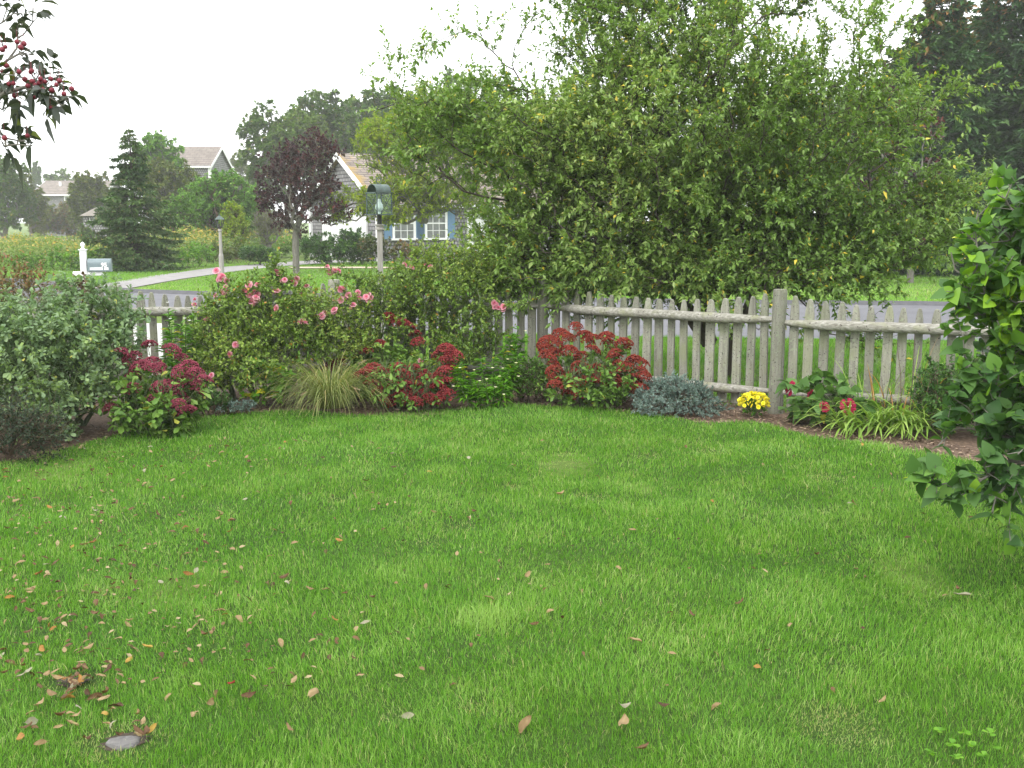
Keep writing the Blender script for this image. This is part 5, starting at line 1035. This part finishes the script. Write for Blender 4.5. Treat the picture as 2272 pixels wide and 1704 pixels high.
low_shrub('leafy_vine_shrub', 'low plant with yellowing lobed leaves in the shade below the rose', 540, 640, 800, 9.95, .35, 'lily_leaf', 60, .1, .085, seed=63, per_m=14, tpl='lobed', step=.08, tint=tint_fn(.3, .3, .2, 4, 3, .12, .98), tipn=3)
# globe thistles in the rose
for i, (px, py) in enumerate(((609, 657), (632, 650), (644, 649), (606, 640), (585, 655), (604, 668))):
    d = 10.35; q = at(px, py, d); t = thing('globe_thistle', 'spent grey globe thistle head on a thin stalk among the pink roses', 'thistle', (q[0], d, -.02), 'spent globe thistles among the roses')
    MB().tube([(q[0], d, -.02), (q[0] + .01, d, q[2] * .5), tuple(q)], .003, 5).build('stem', M['stem_grey'], t)
    fo = Foliage(); n = 160; u_ = unit(n); fo.leaves(q + u_ * .006, u_, np.roll(u_, 1, 1), np.full(n, .02), np.full(n, .004), rng.uniform(size=n), 'card'); fo.build('flower_head', M['thistle'], t)
# fountain grass
b0 = np.array([gx(735, 9.9), 9.9, -.02]); t = thing('fountain_grass', 'arching clump of fountain grass with thin straw-green blades', 'grass clump', b0)
n = 900; az = rng.uniform(0, 6.283, n); el = np.clip(rng.normal(1.25, .2, n), .5, 1.56); fo = Foliage(); rr = .15 * np.sqrt(rng.uniform(size=n))
fo.ribbons(b0 + np.c_[rr * np.cos(az), rr * np.sin(az), np.zeros(n)], az + rng.normal(size=n) * .3, el, rng.uniform(.45, .95, n), rng.uniform(.004, .0075, n), rng.uniform(1.7, 3.0, n), np.clip(rng.normal(.45, .22, n), 0, 1), seg=8)
fo.build('blades', M['fountain'], t)
for i in range(11):
    a = rng.uniform(0, 6.283); e = rng.uniform(.9, 1.35); L_ = rng.uniform(.65, .95); pts = []; th = e; p = b0.copy()
    for s_ in range(9): pts.append(p.copy()); p = p + np.array([math.cos(a) * math.cos(th), math.sin(a) * math.cos(th), math.sin(th)]) * L_ / 9; th -= .16
    tip = pts[-1]; dr_ = nrm(pts[-1] - pts[-2]); n = 130; s_ = rng.uniform(0, .11, n); A = dr_ + unit(n) * .9; fo = Foliage()
    fo.leaves(tip + dr_ * s_[:, None], A, unit(n), np.full(n, .016), np.full(n, .0025), rng.uniform(size=n), 'card')
    MB().tube(pts, .0016, 4).build('stalk', M['stem_green'], t); fo.build('plume', M['plume'], t)
# whorled lily stems
def lily(label, base, stems, fl, group, Lf=.13, seed=0, m='cream'):
    t = thing('lily_clump', label, 'lily', base, group); fo = Foliage(); sm = MB(); b = np.array(base, float)
    for px, py, d in stems:
        tip = at(px, py, d); root = np.array([b[0] + (tip[0] - b[0]) * .6 + rng.normal() * .03, d + rng.normal() * .03, -.02]); pts = [root * (1 - s_) + tip * s_ + np.array([0, 0, 0]) for s_ in np.linspace(0, 1, 6)]
        sm.tube(pts, .005, 5); h = tip[2]; n = int(30 + 55 * h); s_ = rng.uniform(.12, 1, n) ** .7; az = np.arange(n) * 2.4 + rng.normal(size=n) * .2
        el = .1 + .75 * (s_ - .3); P = root[None] * (1 - s_[:, None]) + tip[None] * s_[:, None]
        A = np.c_[np.cos(az) * np.cos(el), np.sin(az) * np.cos(el), np.sin(el)]; L_ = Lf * (1.1 - .35 * s_) * rng.uniform(.8, 1.15, n)
        fo.leaves(P, A, nrm(np.array([[0, 0, 1.0]]) + unit(n) * .25), L_, L_ * .23, np.clip(rng.normal(.5, .18, n) + (rng.uniform(size=n) < .03) * .6, 0, 1), 'ovate8', .25)
    sm.build('stems', M['stem_green'], t); fo.build('foliage', M['lily_leaf'], t)
    for px, py, d in fl:
        q = at(px, py, d); f2 = Foliage(); n = 7; az = np.arange(n) * .9; f2.leaves(np.tile(q, (n, 1)), np.c_[np.cos(az), np.sin(az), np.full(n, .5)], nrm(np.array([[0, 0, 1.0]]) + unit(n) * .3), np.full(n, .017), np.full(n, .014), rng.uniform(size=n), 'obovate'); f2.build('flower', M[m], t)
    return t
lily('bright green clump of whorled lily stems with tiny pale yellow flowers beside the domed sedum', (gx(1085, 10.1), 10.1, -.02), [(px, py, d) for px, py, d in ((1020, 810, 9.9), (1040, 830, 9.85), (1070, 800, 10.0), (1095, 795, 10.05), (1120, 770, 10.15), (1135, 745, 10.25), (1150, 730, 10.3), (1160, 750, 10.3), (1100, 840, 9.8), (1130, 820, 9.9), (1060, 850, 9.75), (1015, 840, 9.8), (1080, 865, 9.7), (1150, 790, 10.1), (1120, 850, 9.75), (1005, 815, 10))],
     [(1020, 817, 9.8), (1093, 817, 9.9), (1145, 806, 9.9), (1126, 798, 9.95), (1115, 818, 9.85), (1150, 836, 9.75), (1108, 836, 9.7), (1064, 846, 9.7), (1080, 842, 9.7), (1118, 876, 9.6), (1006, 858, 9.7), (1052, 822, 9.8), (1100, 860, 9.65), (1135, 768, 10.05), (1165, 735, 10.2)], 'whorled lily clumps')
lily('tall green lily stems in front of the fence rail beside the rose', (gx(400, 10.0), 10.0, -.02), [(373, 690, 10.0), (402, 716, 9.95), (380, 730, 9.9), (412, 730, 9.9), (365, 760, 9.8), (430, 700, 10.1)], [(410, 707, 9.9), (378, 708, 9.9), (372, 672, 9.95), (420, 712, 9.9)], 'whorled lily clumps', m='white_petal')
low_shrub('boxwood_shrub', 'dark green boxwood mound tucked left of the domed sedum', 1120, 1225, 795, 10.25, .45, 'yew', 420, .022, .012, seed=64, per_m=130, tpl='ovate', step=.06)
# blue juniper mound
b0 = np.array([gx(1500, 9.75), 9.75, -.02]); blobs = [E(1500, 890, 9.7, .36, .36, .13, 2), E(1462, 876, 9.8, .22, .25, .11, 1), E(1545, 908, 9.6, .26, .25, .09, 1), E(1450, 912, 9.6, .18, .2, .08, .6), E(1490, 858, 9.8, .14, .2, .08, .5), E(1590, 922, 9.5, .14, .15, .05, .3), E(1530, 872, 9.7, .16, .2, .08, .4)]
shrub('blue_juniper', 'dense mound of steel blue juniper in front of the fence', 'juniper', b0, blobs, 1500, [dict(mat='juniper', maxload=3, per_m=250, L=.026, W=.0065, tint=tint_fn(.45, .22, .12, 8, 4, .02, .99), tpl='card', ang=38, up=.4, tipn=10, zmin=.0)], step=.045, bf=.5, rtip=.0015, gap=-.5, nl=26000, tl=.07)
# yellow chrysanthemum
b0 = np.array([gx(1671, 9.5), 9.5, -.02]); q = at(1671, 905, 9.5); r_ = .125
t, sk = shrub('yellow_chrysanthemum', 'small round cushion of bright yellow chrysanthemum at the foot of the fence post', 'chrysanthemum', b0, [[b0[0], 9.5, .08, .10, .10, .07]], 160, [dict(mat='lily_leaf', maxload=2, per_m=90, L=.03, W=.018, tint=tint_fn(.3, .15), tpl='lobed', tipn=4, zmin=.0)], step=.05, bark='stem_green', rtip=.0015, ret=True, nl=420, tl=.03)
fo = Foliage(); n = 14
for ring, (k_, e, L_) in enumerate(((8, .9, .011), (12, .35, .017))):
    a = np.arange(k_) * 6.283 / k_; fo.leaves(np.zeros((k_, 3)), np.c_[np.cos(a) * math.cos(e), np.sin(a) * math.cos(e), np.full(k_, math.sin(e))], np.c_[-np.cos(a) * math.sin(e), -np.sin(a) * math.sin(e), np.full(k_, math.cos(e))], np.full(k_, L_), np.full(k_, .008), np.full(k_, .4 + .3 * ring), 'obovate')
MUM = free_mesh(fo, 'bloom', M['yellow'])
for i in range(96):
    u_ = (i + .5) / 96; th = math.acos(1 - u_ * .93); a = i * 2.39996; v = np.array([math.sin(th) * math.cos(a), math.sin(th) * math.sin(a), math.cos(th)])
    child('bloom', MUM, t, np.array([b0[0], 9.5, .085]) + v * np.array([.135, .135, .115]) * rng.uniform(.97, 1.08), (-v[1] * 1.1 + .1, v[0] * 1.1, rng.uniform(0, 6)), rng.uniform(1.1, 1.5))
# hibiscus
b0 = np.array([gx(1840, 9.25), 9.25, -.02]); hp = [at(1757, 862, 9.05), at(1826, 905, 8.98), at(1880, 903, 8.86), at(1790, 872, 9.1)]
t, sk = shrub('hibiscus_plant', 'hibiscus with heart-shaped dark leaves and crimson blooms beside the fence post', 'hibiscus', b0, [E(1840, 900, 9.2, .30, .22, .17, 2), E(1800, 890, 9.2, .2, .2, .14, 1), E(1890, 915, 9.15, .2, .2, .12, .8), E(1840, 855, 9.3, .2, .15, .08, .5), E(1780, 920, 9.2, .13, .15, .1, .4)], 110,
    [dict(mat='hibiscus_leaf', maxload=2, per_m=13, L=.105, W=.085, tint=tint_fn(.5, .2, .15, 3, 2, .02, .99), tpl='heart', ang=65, up=.75, droop=.35, tipn=2, zmin=.04, avoid=[np.array(hp[2]) - (0, 0, .1), np.array(hp[2]) - (0, .06, .1)])], step=.08, bark='stem_green', rtip=.003, extra=np.array(hp), ret=True, nl=260, tl=.08)
def hib(open_):
    """five broad overlapping petals with ruffled rims and radial veins"""
    fo = Foliage(); r = np.random.default_rng(3)
    for k_ in range(5):
        a0 = k_ * 1.2566 + r.normal() * .08; e = (.42 if open_ else 1.2) + r.normal() * .08; nu, nv = 7, 9; V = []; tt = []
        for i in range(nu):
            u_ = i / (nu - 1); wd = .047 * (u_ ** .7) * (1 - .25 * max(0, u_ - .75) / .25)
            for j in range(nv):
                v = (j / (nv - 1) - .5) * 2; rad = .082 * u_ * (1 - .10 * v * v); ee = e * (1 - .55 * u_ ** 1.5)
                x, y = rad * math.cos(ee), wd * v; z = rad * math.sin(ee) + .006 * u_ ** 2 * math.sin(5.5 * v + k_) + .004 * v + .0025 * u_ * math.cos(14 * v)
                V.append((x * math.cos(a0) - y * math.sin(a0), x * math.sin(a0) + y * math.cos(a0), z + .0015 * k_)); tt.append(np.clip(.15 + .65 * u_ + .18 * math.cos(14 * v) + r.normal() * .08, 0, 1))
        T = [t for i in range(nu - 1) for j in range(nv - 1) for t in ((i * nv + j, i * nv + j + 1, (i + 1) * nv + j + 1), (i * nv + j, (i + 1) * nv + j + 1, (i + 1) * nv + j))]
        fo.raw(np.array(V), T, tt)
    return free_mesh(fo, 'bloom', M['crimson'])
HO, HCl = hib(True), hib(False)
for i, (me, rot, s_) in enumerate(((HO, (R(75), 0, R(-70)), .85), (HCl, (R(60), .4, 0), .7), (HO, (R(70), .15, R(8)), .95), (HCl, (R(110), .3, R(60)), .7))):
    o = child('bloom', me, t, hp[i], rot, s_)
    if i in (0, 2):
        so = MB().tube([(0, 0, .01), (0.003, 0, .035), (0.002, .002, .06)], [.004, .006, .0075], 7).build('stamen', M['stamen'], None, world=False); so.parent = o
# daylily and iris straps
b0 = np.array([gx(1985, 8.75), 8.75, -.02]); t = thing('daylily_clump', 'floppy clump of pale green strap leaves spilling onto the lawn', 'daylily', b0); fo = Foliage(); n = 210
az = np.where(rng.uniform(size=n) < .8, rng.normal(R(235), .75, n), rng.uniform(0, 6.28, n)); rt = b0 + np.c_[rng.uniform(-.42, .3, n), rng.uniform(-.05, .2, n), np.zeros(n)]
fo.ribbons(rt, az, rng.uniform(.5, 1.15, n), rng.uniform(.36, .66, n), rng.uniform(.017, .027, n), rng.uniform(1.0, 2.0, n), np.clip(rng.normal(.58, .13, n), 0, .86) + (rng.uniform(size=n) < .05) * .12, seg=8); fo.build('blades', M['strap'], t)
b0 = np.array([gx(2010, 9.15), 9.15, -.02]); t = thing('iris_clump', 'upright thin iris leaves with browned tips against the fence pickets', 'iris', b0); fo = Foliage(); n = 75
fo.ribbons(b0 + np.c_[rng.uniform(-.42, .3, n), rng.uniform(-.08, .1, n), np.zeros(n)], rng.uniform(0, 6.28, n), rng.uniform(1.05, 1.5, n), rng.uniform(.35, .85, n), rng.uniform(.006, .012, n), rng.uniform(.3, 2.0, n), np.clip(rng.normal(.5, .2, n) + (rng.uniform(size=n) < .3) * .6, 0, 1), seg=8); fo.build('blades', M['strap'], t)
for px, py, px1 in ((1955, 835, 1960), (1978, 850, 1970), (1990, 760, 2000), (2030, 745, 2015)):
    q = at(px, py, 9.1); MB().tube([(gx(px1, 9.1), 9.1, 0), (q[0] * .5 + gx(px1, 9.1) * .5 + .01, 9.1, q[2] * .6), tuple(q)], [.004, .003, .002], 5).build('stalk', M['twig_brown'], t)
low_shrub('evergreen_shrub', 'dark evergreen shrub behind the lilac at the fence', 2040, 2270, 790, 8.75, .9, 'yew', 700, .034, .011, seed=65, dens=1.6, per_m=200, step=.07)
# the lilac
b0 = np.array([gx(2420, 5.4), 5.4, -.02])
blobs = [E(2352, 640, 5.3, 0.317, .45, 0.324, 1.6), E(2262, 560, 5.3, 0.158, .3, 0.252, .7), E(2222, 680, 5.2, 0.141, .25, 0.180, .6), E(2312, 820, 5.1, 0.246, .4, 0.270, 1.4), E(2237, 900, 5.0, 0.176, .25, 0.225, .8), E(2292, 1010, 4.9, 0.229, .3, 0.180, .8), E(2182, 1050, 4.85, 0.176, .2, 0.081, .3), E(2470, 1010, 5.3, .4, .5, .3, .9), E(2560, 760, 5.5, .45, .5, .5, 1.2), E(2442, 900, 5.3, 0.308, .5, 0.450, 1), E(2502, 560, 5.4, 0.352, .5, 0.450, 1), E(2252, 1090, 4.8, 0.114, .2, 0.063, .2), E(2277, 470, 5.3, 0.106, .2, 0.144, .3), E(2182, 590, 5.2, 0.088, .15, 0.072, .15), E(2152, 650, 5.2, 0.079, .15, 0.054, .15)]
sh_ = np.array([at(*p) for p in ((2110, 560, 5.2), (2120, 600, 5.2), (2095, 640, 5.15), (2145, 520, 5.2), (2170, 470, 5.2), (2210, 430, 5.3), (2245, 408, 5.3), (2040, 1065, 4.75), (2060, 1040, 4.8), (2090, 1075, 4.8), (2130, 1100, 4.75), (2200, 1140, 4.7), (2240, 1140, 4.7), (2080, 990, 4.9), (2100, 960, 5.0), (2140, 780, 5.1), (2130, 730, 5.1), (2110, 880, 5))])
shrub('lilac_bush', 'lilac bush with large heart-shaped leaves overhanging the lawn edge', 'lilac', b0, blobs, 430,
      [dict(mat='lilac_leaf', maxload=3, per_m=17, L=.066, W=.055, tint=tint_fn(.44, .2, .24, 3.2, 6, .006, .99), tpl='heart', ang=60, up=.75, droop=.2, tipn=3, zmin=.12)], stems=[[b0 + (a, c_, 0), b0 + (a * 1.5 - .05, c_ * 1.5, .35)] for a, c_ in ((-.1, 0), (.08, .1), (.0, -.15), (.2, .05))], step=.1, bf=.3, bark='bark_grey', rtip=.0032, extra=sh_, gap=-.55, shell=.5, first=0, power=2.4, nl=6000, tl=.11)

# beyond the fence on the near side of the road
low_shrub('burning_bush', 'reddish green shrub beyond the fence in front of the meadow', -60, 132, 580, 12.4, .9, 'russet', 620, .05, .022, seed=66, per_m=42, tpl='ovate', step=.1, tint=tint_fn(.5, .22, .2, 2.5, 3))
low_shrub('russian_sage', 'hazy grey-lavender sage plant behind the grey-green shrub', 10, 165, 655, 11.0, .5, 'sage', 420, .03, .006, seed=67, per_m=110, step=.08, bark='stem_grey')
low_shrub('withered_plant', 'withered plant with curled brown leaves by the fence post', 168, 240, 612, 10.75, .3, 'brown_leaf', 130, .055, .028, seed=68, per_m=30, tpl='ovate8', step=.08)
# ------------------------------------------------------------------ dogwood branch reaching in from the upper corner
b0 = np.array([-3.75, 4.6, -.02]); zt_ = 1.55
blobs = [E(20, 175, 4.5, .16, .2, .07, 1), E(80, 205, 4.5, .14, .12, .055, .9), E(125, 225, 4.45, .06, .06, .03, .3), E(10, 240, 4.5, .1, .1, .04, .4), E(25, 30, 4.5, .11, .12, .05, .35), E(20, 315, 4.5, .1, .1, .03, .3), E(60, 320, 4.45, .05, .05, .02, .15), E(65, 115, 4.5, .06, .06, .04, .2), E(-200, 150, 4.5, .4, .4, .25, 1.5), E(-300, -50, 4.6, .5, .5, .3, 1.5), E(-220, 330, 4.6, .3, .3, .12, .6)]
ex_ = np.array([at(*p) for p in ((165, 238, 4.4), (150, 220, 4.4), (90, 262, 4.45), (118, 262, 4.4), (86, 45, 4.45), (60, 75, 4.45), (45, 20, 4.5), (75, 320, 4.4), (60, 330, 4.4), (88, 100, 4.5), (65, 140, 4.5))])
t, sk = shrub('kousa_dogwood_tree', 'dogwood branch with drooping leaves and round red fruit in the upper corner', 'tree', b0, blobs, 330, [dict(mat='dogwood_leaf', maxload=2, per_m=15, L=.055, W=.027, tint=tint_fn(.45, .22, .1, 4, 2, .05, .99), tpl='ovate8', ang=55, up=.6, droop=.45, tipn=3)],
              stems=[[b0, b0 + (.02, 0, .8), b0 + (.05, -.02, 1.5), b0 + (.2, 0, 1.9), b0 + (.35, 0, 2.1)]], first=3, step=.08, bf=.2, bark='bark_grey', rtip=.0016, pn=('trunk', 'crown'), ret=True, gap=-.6, nl=1100, tl=.07)
bm = bmesh.new(); bmesh.ops.create_icosphere(bm, subdivisions=2, radius=.0098); bmesh.ops.create_cone(bm, segments=5, radius1=.0012, radius2=.0008, depth=.04, matrix=Matrix.Translation((0, 0, .028))); me = bpy.data.meshes.new('fruit'); bm.to_mesh(me); bm.free(); me.materials.append(M['berry'])
for p in me.polygons: p.use_smooth = True
fr_ = [(38, 93), (53, 97), (12, 104), (14, 145), (5, 158), (26, 158), (42, 159), (68, 160), (70, 157), (27, 171), (55, 176), (71, 180), (87, 184), (78, 188), (100, 181), (113, 175), (132, 179), (125, 188), (159, 197), (142, 208), (78, 216), (112, 239), (40, 228), (20, 186), (32, 212), (61, 301), (10, 306), (5, 110), (46, 105), (95, 200), (115, 200), (30, 185), (62, 190), (90, 175)]
for px, py in fr_:
    q = at(px, py, 4.42 + rng.normal() * .03); child('fruit', me, t, q, (0, 0, 0), rng.uniform(.85, 1.2))

# ------------------------------------------------------------------ fallen leaves, stone
LC = {}
for nm, cols in (('tan', [(0, (0.16, 0.105, 0.045)), (0.5, (0.26, 0.185, 0.09)), (1, (0.38, 0.29, 0.165))]), ('brown', [(0, (0.06, 0.032, 0.016)), (0.5, (0.115, 0.062, 0.03)), (1, (0.18, 0.105, 0.055))]), ('orange', [(0, (0.20, 0.09, 0.025)), (0.5, (0.29, 0.15, 0.035)), (1, (0.34, 0.24, 0.05))]), ('pale', [(0, (0.20, 0.185, 0.12)), (1, (0.32, 0.30, 0.21))]), ('red', [(0, (0.14, 0.018, 0.012)), (1, (0.22, 0.03, 0.018))])):
    LC[nm] = leaf_mat('fallen_' + nm, cols, trans=.15, rough=.7)
def dead_leaf(seed, m):
    """a curled dry leaf about 6 cm long, cupped along the midrib, with a petiole"""
    r = np.random.default_rng(seed); nu, nv = 7, 5; V = []; c = r.uniform(.5, 1.5); bend = r.uniform(-.7, 1.1); tw = r.uniform(-.5, .5)
    for i in range(nu):
        u_ = i / (nu - 1); wd = .017 * (math.sin(math.pi * min(1, u_ * .92 + .06)) ** .75)
        for j in range(nv):
            v = (j / (nv - 1) - .5) * 2; a = v * c; x = (u_ - .5) * .06
            yv = wd * math.sin(a) / max(c, .1) if c > .1 else wd * v; z = wd * (1 - math.cos(a)) / c * .9
            z += bend * .02 * ((u_ - .5) * 2) ** 2; z += .0022 * math.sin(9 * u_ + 3 * v + seed); tv = tw * (u_ - .5); V.append((x, yv * math.cos(tv) - z * math.sin(tv), yv * math.sin(tv) + z * math.cos(tv)))
    T = [(i * nv + j, i * nv + j + 1, (i + 1) * nv + j + 1, (i + 1) * nv + j) for i in range(nu - 1) for j in range(nv - 1)]
    V += [(-.03, -.0012, 0), (-.03, .0012, 0), (-.045, .0, .004)]; T = [(a, b_, c_) for a, b_, c_, d in T] + [(a, c_, d) for a, b_, c_, d in T] + [(nu * nv, nu * nv + 1, nu * nv + 2)]
    t_ = np.clip(r.normal(.5, .2) + .25 * r.normal(size=len(V)) * .6, 0, 1)
    o = mesh_np('fallen_leaf', np.array(V), np.array(T), LC[m], None, t_, True); me = o.data; bpy.data.objects.remove(o); return me
DL = {m: [dead_leaf(i + 10 * j, m) for i in range(6)] for j, m in enumerate(LC)}
def drop(px, py, m, label, group=None, s_=1.0, up=.028, rot=None):
    q = gp(px, py); o = bpy.data.objects.new('fallen_leaf', DL[m][rng.integers(6)]); C.objects.link(o)
    flip = math.pi if rng.uniform() < .55 else 0
    o.location = (q[0], q[1], lawn_z(q[0], q[1]) + up + rng.uniform(-.006, .006) + (.01 if flip else 0)); o.rotation_euler = rot or (flip + rng.normal() * .35, rng.normal() * .3, rng.uniform(0, 6.28)); o.scale = (s_,) * 3
    return tag(o, label, 'leaf', group)
drop(2135, 1325, 'pale', 'large pale green fallen leaf lying alone below the lilac', s_=1.25, rot=(.1, .1, 2.7), up=.04)
drop(515, 1528, 'red', 'small bright red fallen leaf among tan leaves', s_=.7)
drop(700, 1548, 'tan', 'broad tan fallen leaf with a curled stalk near a red leaf', s_=1.3)
drop(1165, 1625, 'tan', 'flat crumpled tan leaf in the pale grass at the bottom edge', s_=1.2)
drop(1383, 1618, 'tan', 'smooth oval tan leaf on the open middle lawn', s_=1.25)
drop(1385, 1577, 'pale', 'whitish curled leaf tip above the smooth oval tan leaf', s_=.8)
drop(905, 1597, 'pale', 'upright cream folded leaf standing in the grass', s_=.75, rot=(1.2, 0, .3))
drop(1086, 1336, 'tan', 'tan arched leaf in the middle of the lawn', s_=.95)
drop(1243, 1110, 'tan', 'pair of tan leaves clumped in mid lawn', s_=1.1)
drop(1895, 1130, 'tan', 'tan crumpled leaf on bright lawn towards the lilac', s_=1.0)
drop(1410, 1430, 'tan', 'slim tan leaf pointing up between grass tufts', s_=.9)
drop(72, 1628, 'pale', 'white upturned leaf near the bottom lawn corner', s_=.95, rot=(1.0, .3, 1.2))
drop(470, 1576, 'tan', 'pale ribbed leaf standing on edge beside the flat stone', s_=.9, rot=(1.3, .2, 1.4))
drop(258, 1583, 'brown', 'reddish brown leaf above the flat stone', s_=1.1)
for i in range(10): drop(165 + rng.normal() * 19, 1522 + rng.normal() * 9, ('tan', 'brown', 'brown', 'tan', 'orange')[i % 5], 'dry leaf in the small heap of leaves caught in a lawn hollow', 'heap of leaves in the hollow', s_=.85, up=.012 + .006 * (i % 4))
for i in range(3): drop(330 + rng.normal() * 18, 1652 + rng.normal() * 7, ('brown', 'tan', 'brown')[i % 3], 'dry leaf lying against the flat stone in the lawn', 'leaves beside the flat stone', s_=.9)
GL = {'tan': ('tan curled dry leaf lying loose in the lawn grass', 'tan fallen leaves'), 'brown': ('dark brown curled leaf lying loose in the lawn grass', 'brown fallen leaves'), 'orange': ('orange-yellow fallen leaf lying loose in the lawn grass', 'orange fallen leaves'), 'pale': ('whitish dry leaf lying loose in the lawn grass', 'whitish fallen leaves')}
cnt = 0
while cnt < 262:
    py = 985 + 690 * rng.uniform() ** 1.45 
    if rng.uniform() < .8: px = abs(rng.normal(0, 1)) * 330 * (1.25 - (py - 985) / 1400)
    else: px = rng.uniform(0, 2272)
    if px > 2260: continue
    q = gp(px, py)
    if q[1] > edge_d(q[0]) - .15: continue
    m = ('tan', 'tan', 'tan', 'brown', 'brown', 'brown', 'brown', 'orange', 'tan', 'brown', 'tan', 'pale')[rng.integers(12)]; drop(px, py, m, *GL[m], s_=rng.uniform(.5, .95), up=.024); cnt += 1
fo = Foliage(); n = 620; py = 975 + 560 * rng.uniform(size=n) ** 1.1; px = np.abs(rng.normal(size=n)) * 420; px = np.where(rng.uniform(size=n) < .22, rng.uniform(0, 2200, n), px)
Q = np.array([gp(a, b_) for a, b_ in zip(px, py)]); kp = (Q[:, 1] < edge_d(Q[:, 0]) - .05); Q = Q[kp]; n = len(Q); Q[:, 2] = lawn_z(Q[:, 0], Q[:, 1]) + rng.uniform(.016, .034, n)
fo.leaves(Q, np.c_[rng.normal(size=(n, 2)), rng.normal(size=n) * .3], nrm(np.array([[0, 0, 1.0]]) + unit(n) * .5), rng.uniform(.018, .046, n), rng.uniform(.010, .024, n), rng.uniform(0, 1, n), 'ovate8', rng.uniform(-.5, .5, n))
M['litter'] = leaf_mat('litter', [(0, (0.055, 0.03, 0.015)), (0.4, (0.12, 0.066, 0.032)), (0.75, (0.25, 0.175, 0.09)), (1, (0.34, 0.27, 0.16))], trans=.15, rough=.8)
tag(fo.build('fallen_leaf_litter', M['litter']), 'small brown and tan leaf crumbs strewn through the lawn', 'leaf litter', kind='stuff')
for i, (px, py) in enumerate(((2085, 1632), (2110, 1660), (2140, 1640), (2165, 1668), (2195, 1645), (2070, 1675), (2215, 1680), (2120, 1690), (2180, 1690))):
    q = gp(px, py); fo = Foliage(); k_ = int(rng.integers(4, 8)); az = rng.uniform(0, 6.28, k_)
    fo.leaves(np.tile([q[0], q[1], lawn_z(q[0], q[1]) + .028], (k_, 1)), np.c_[np.cos(az), np.sin(az), rng.uniform(.0, .5, k_)], nrm(np.array([[0, 0, 1.0]]) + unit(k_) * .2), rng.uniform(.018, .03, k_), rng.uniform(.016, .026, k_), rng.uniform(.5, .9, k_), 'obovate', .1)
    tag(fo.build('lawn_weed', M['lily_leaf']), 'small round-leaved weed in the lawn near the corner below the lilac', 'weed', 'round-leaved weeds in the lawn corner')
q = gp(275, 1658); fs = MB(); n = 9
pts = [(q[0] + .07 * math.cos(a) * random.uniform(.8, 1.1), q[1] + .055 * math.sin(a) * random.uniform(.8, 1.1)) for a in np.linspace(0, 6.283, n, endpoint=False)]
M['stone'] = noise_mat('stone', [(0.3, (0.085, 0.08, 0.078)), (0.5, (0.14, 0.135, 0.13)), (0.7, (0.19, 0.18, 0.17))], 30, bump=1.0)
st = fs.add([(x, y, -.02) for x, y in pts] + [(q[0] + (x - q[0]) * .9, q[1] + (y - q[1]) * .9, float(lawn_z(q[0], q[1])) + .012 + random.uniform(-.005, .004)) for x, y in pts], [tuple(range(n, 2 * n))] + [(i, (i + 1) % n, n + (i + 1) % n, n + i) for i in range(n)]).build('flat_stone', M['stone'], None, bevel=.006)
tag(st, 'flat grey stone half sunk in the lawn among dry leaves', 'stone')

q = gp(275, 1655); flat('bare_soil_ground', [(q[0] + .085 * math.cos(a) * random.uniform(.45, 1.2), q[1] + .065 * math.sin(a) * random.uniform(.8, 1.1)) for a in np.linspace(0, 6.283, 30, endpoint=False)], float(lawn_z(q[0], q[1])) + .004, M['soil'])
q = gp(165, 1522); flat('bare_soil_ground', [(q[0] + .07 * math.cos(a) * random.uniform(.4, 1.2), q[1] + .05 * math.sin(a) * random.uniform(.7, 1.1)) for a in np.linspace(0, 6.283, 30, endpoint=False)], float(lawn_z(q[0], q[1])) + .004, M['soil'])
# ------------------------------------------------------------------ haze (one box of pale air round the whole place)
hm = bpy.data.materials.new('haze'); hm.use_nodes = True; nt = hm.node_tree; nt.nodes.clear()
o_ = nt.nodes.new('ShaderNodeOutputMaterial'); pv = nt.nodes.new('ShaderNodeVolumePrincipled'); pv.inputs['Color'].default_value = (0.985, 0.99, 1.0, 1); pv.inputs['Density'].default_value = 0.0009
nt.links.new(pv.outputs[0], o_.inputs['Volume'])
hz = MB().box((0, 80, 8.0), (360, 360, 18.2)).build('haze', hm); tag(hz, kind='stuff', label='pale damp haze hanging over the whole scene', cat='haze')
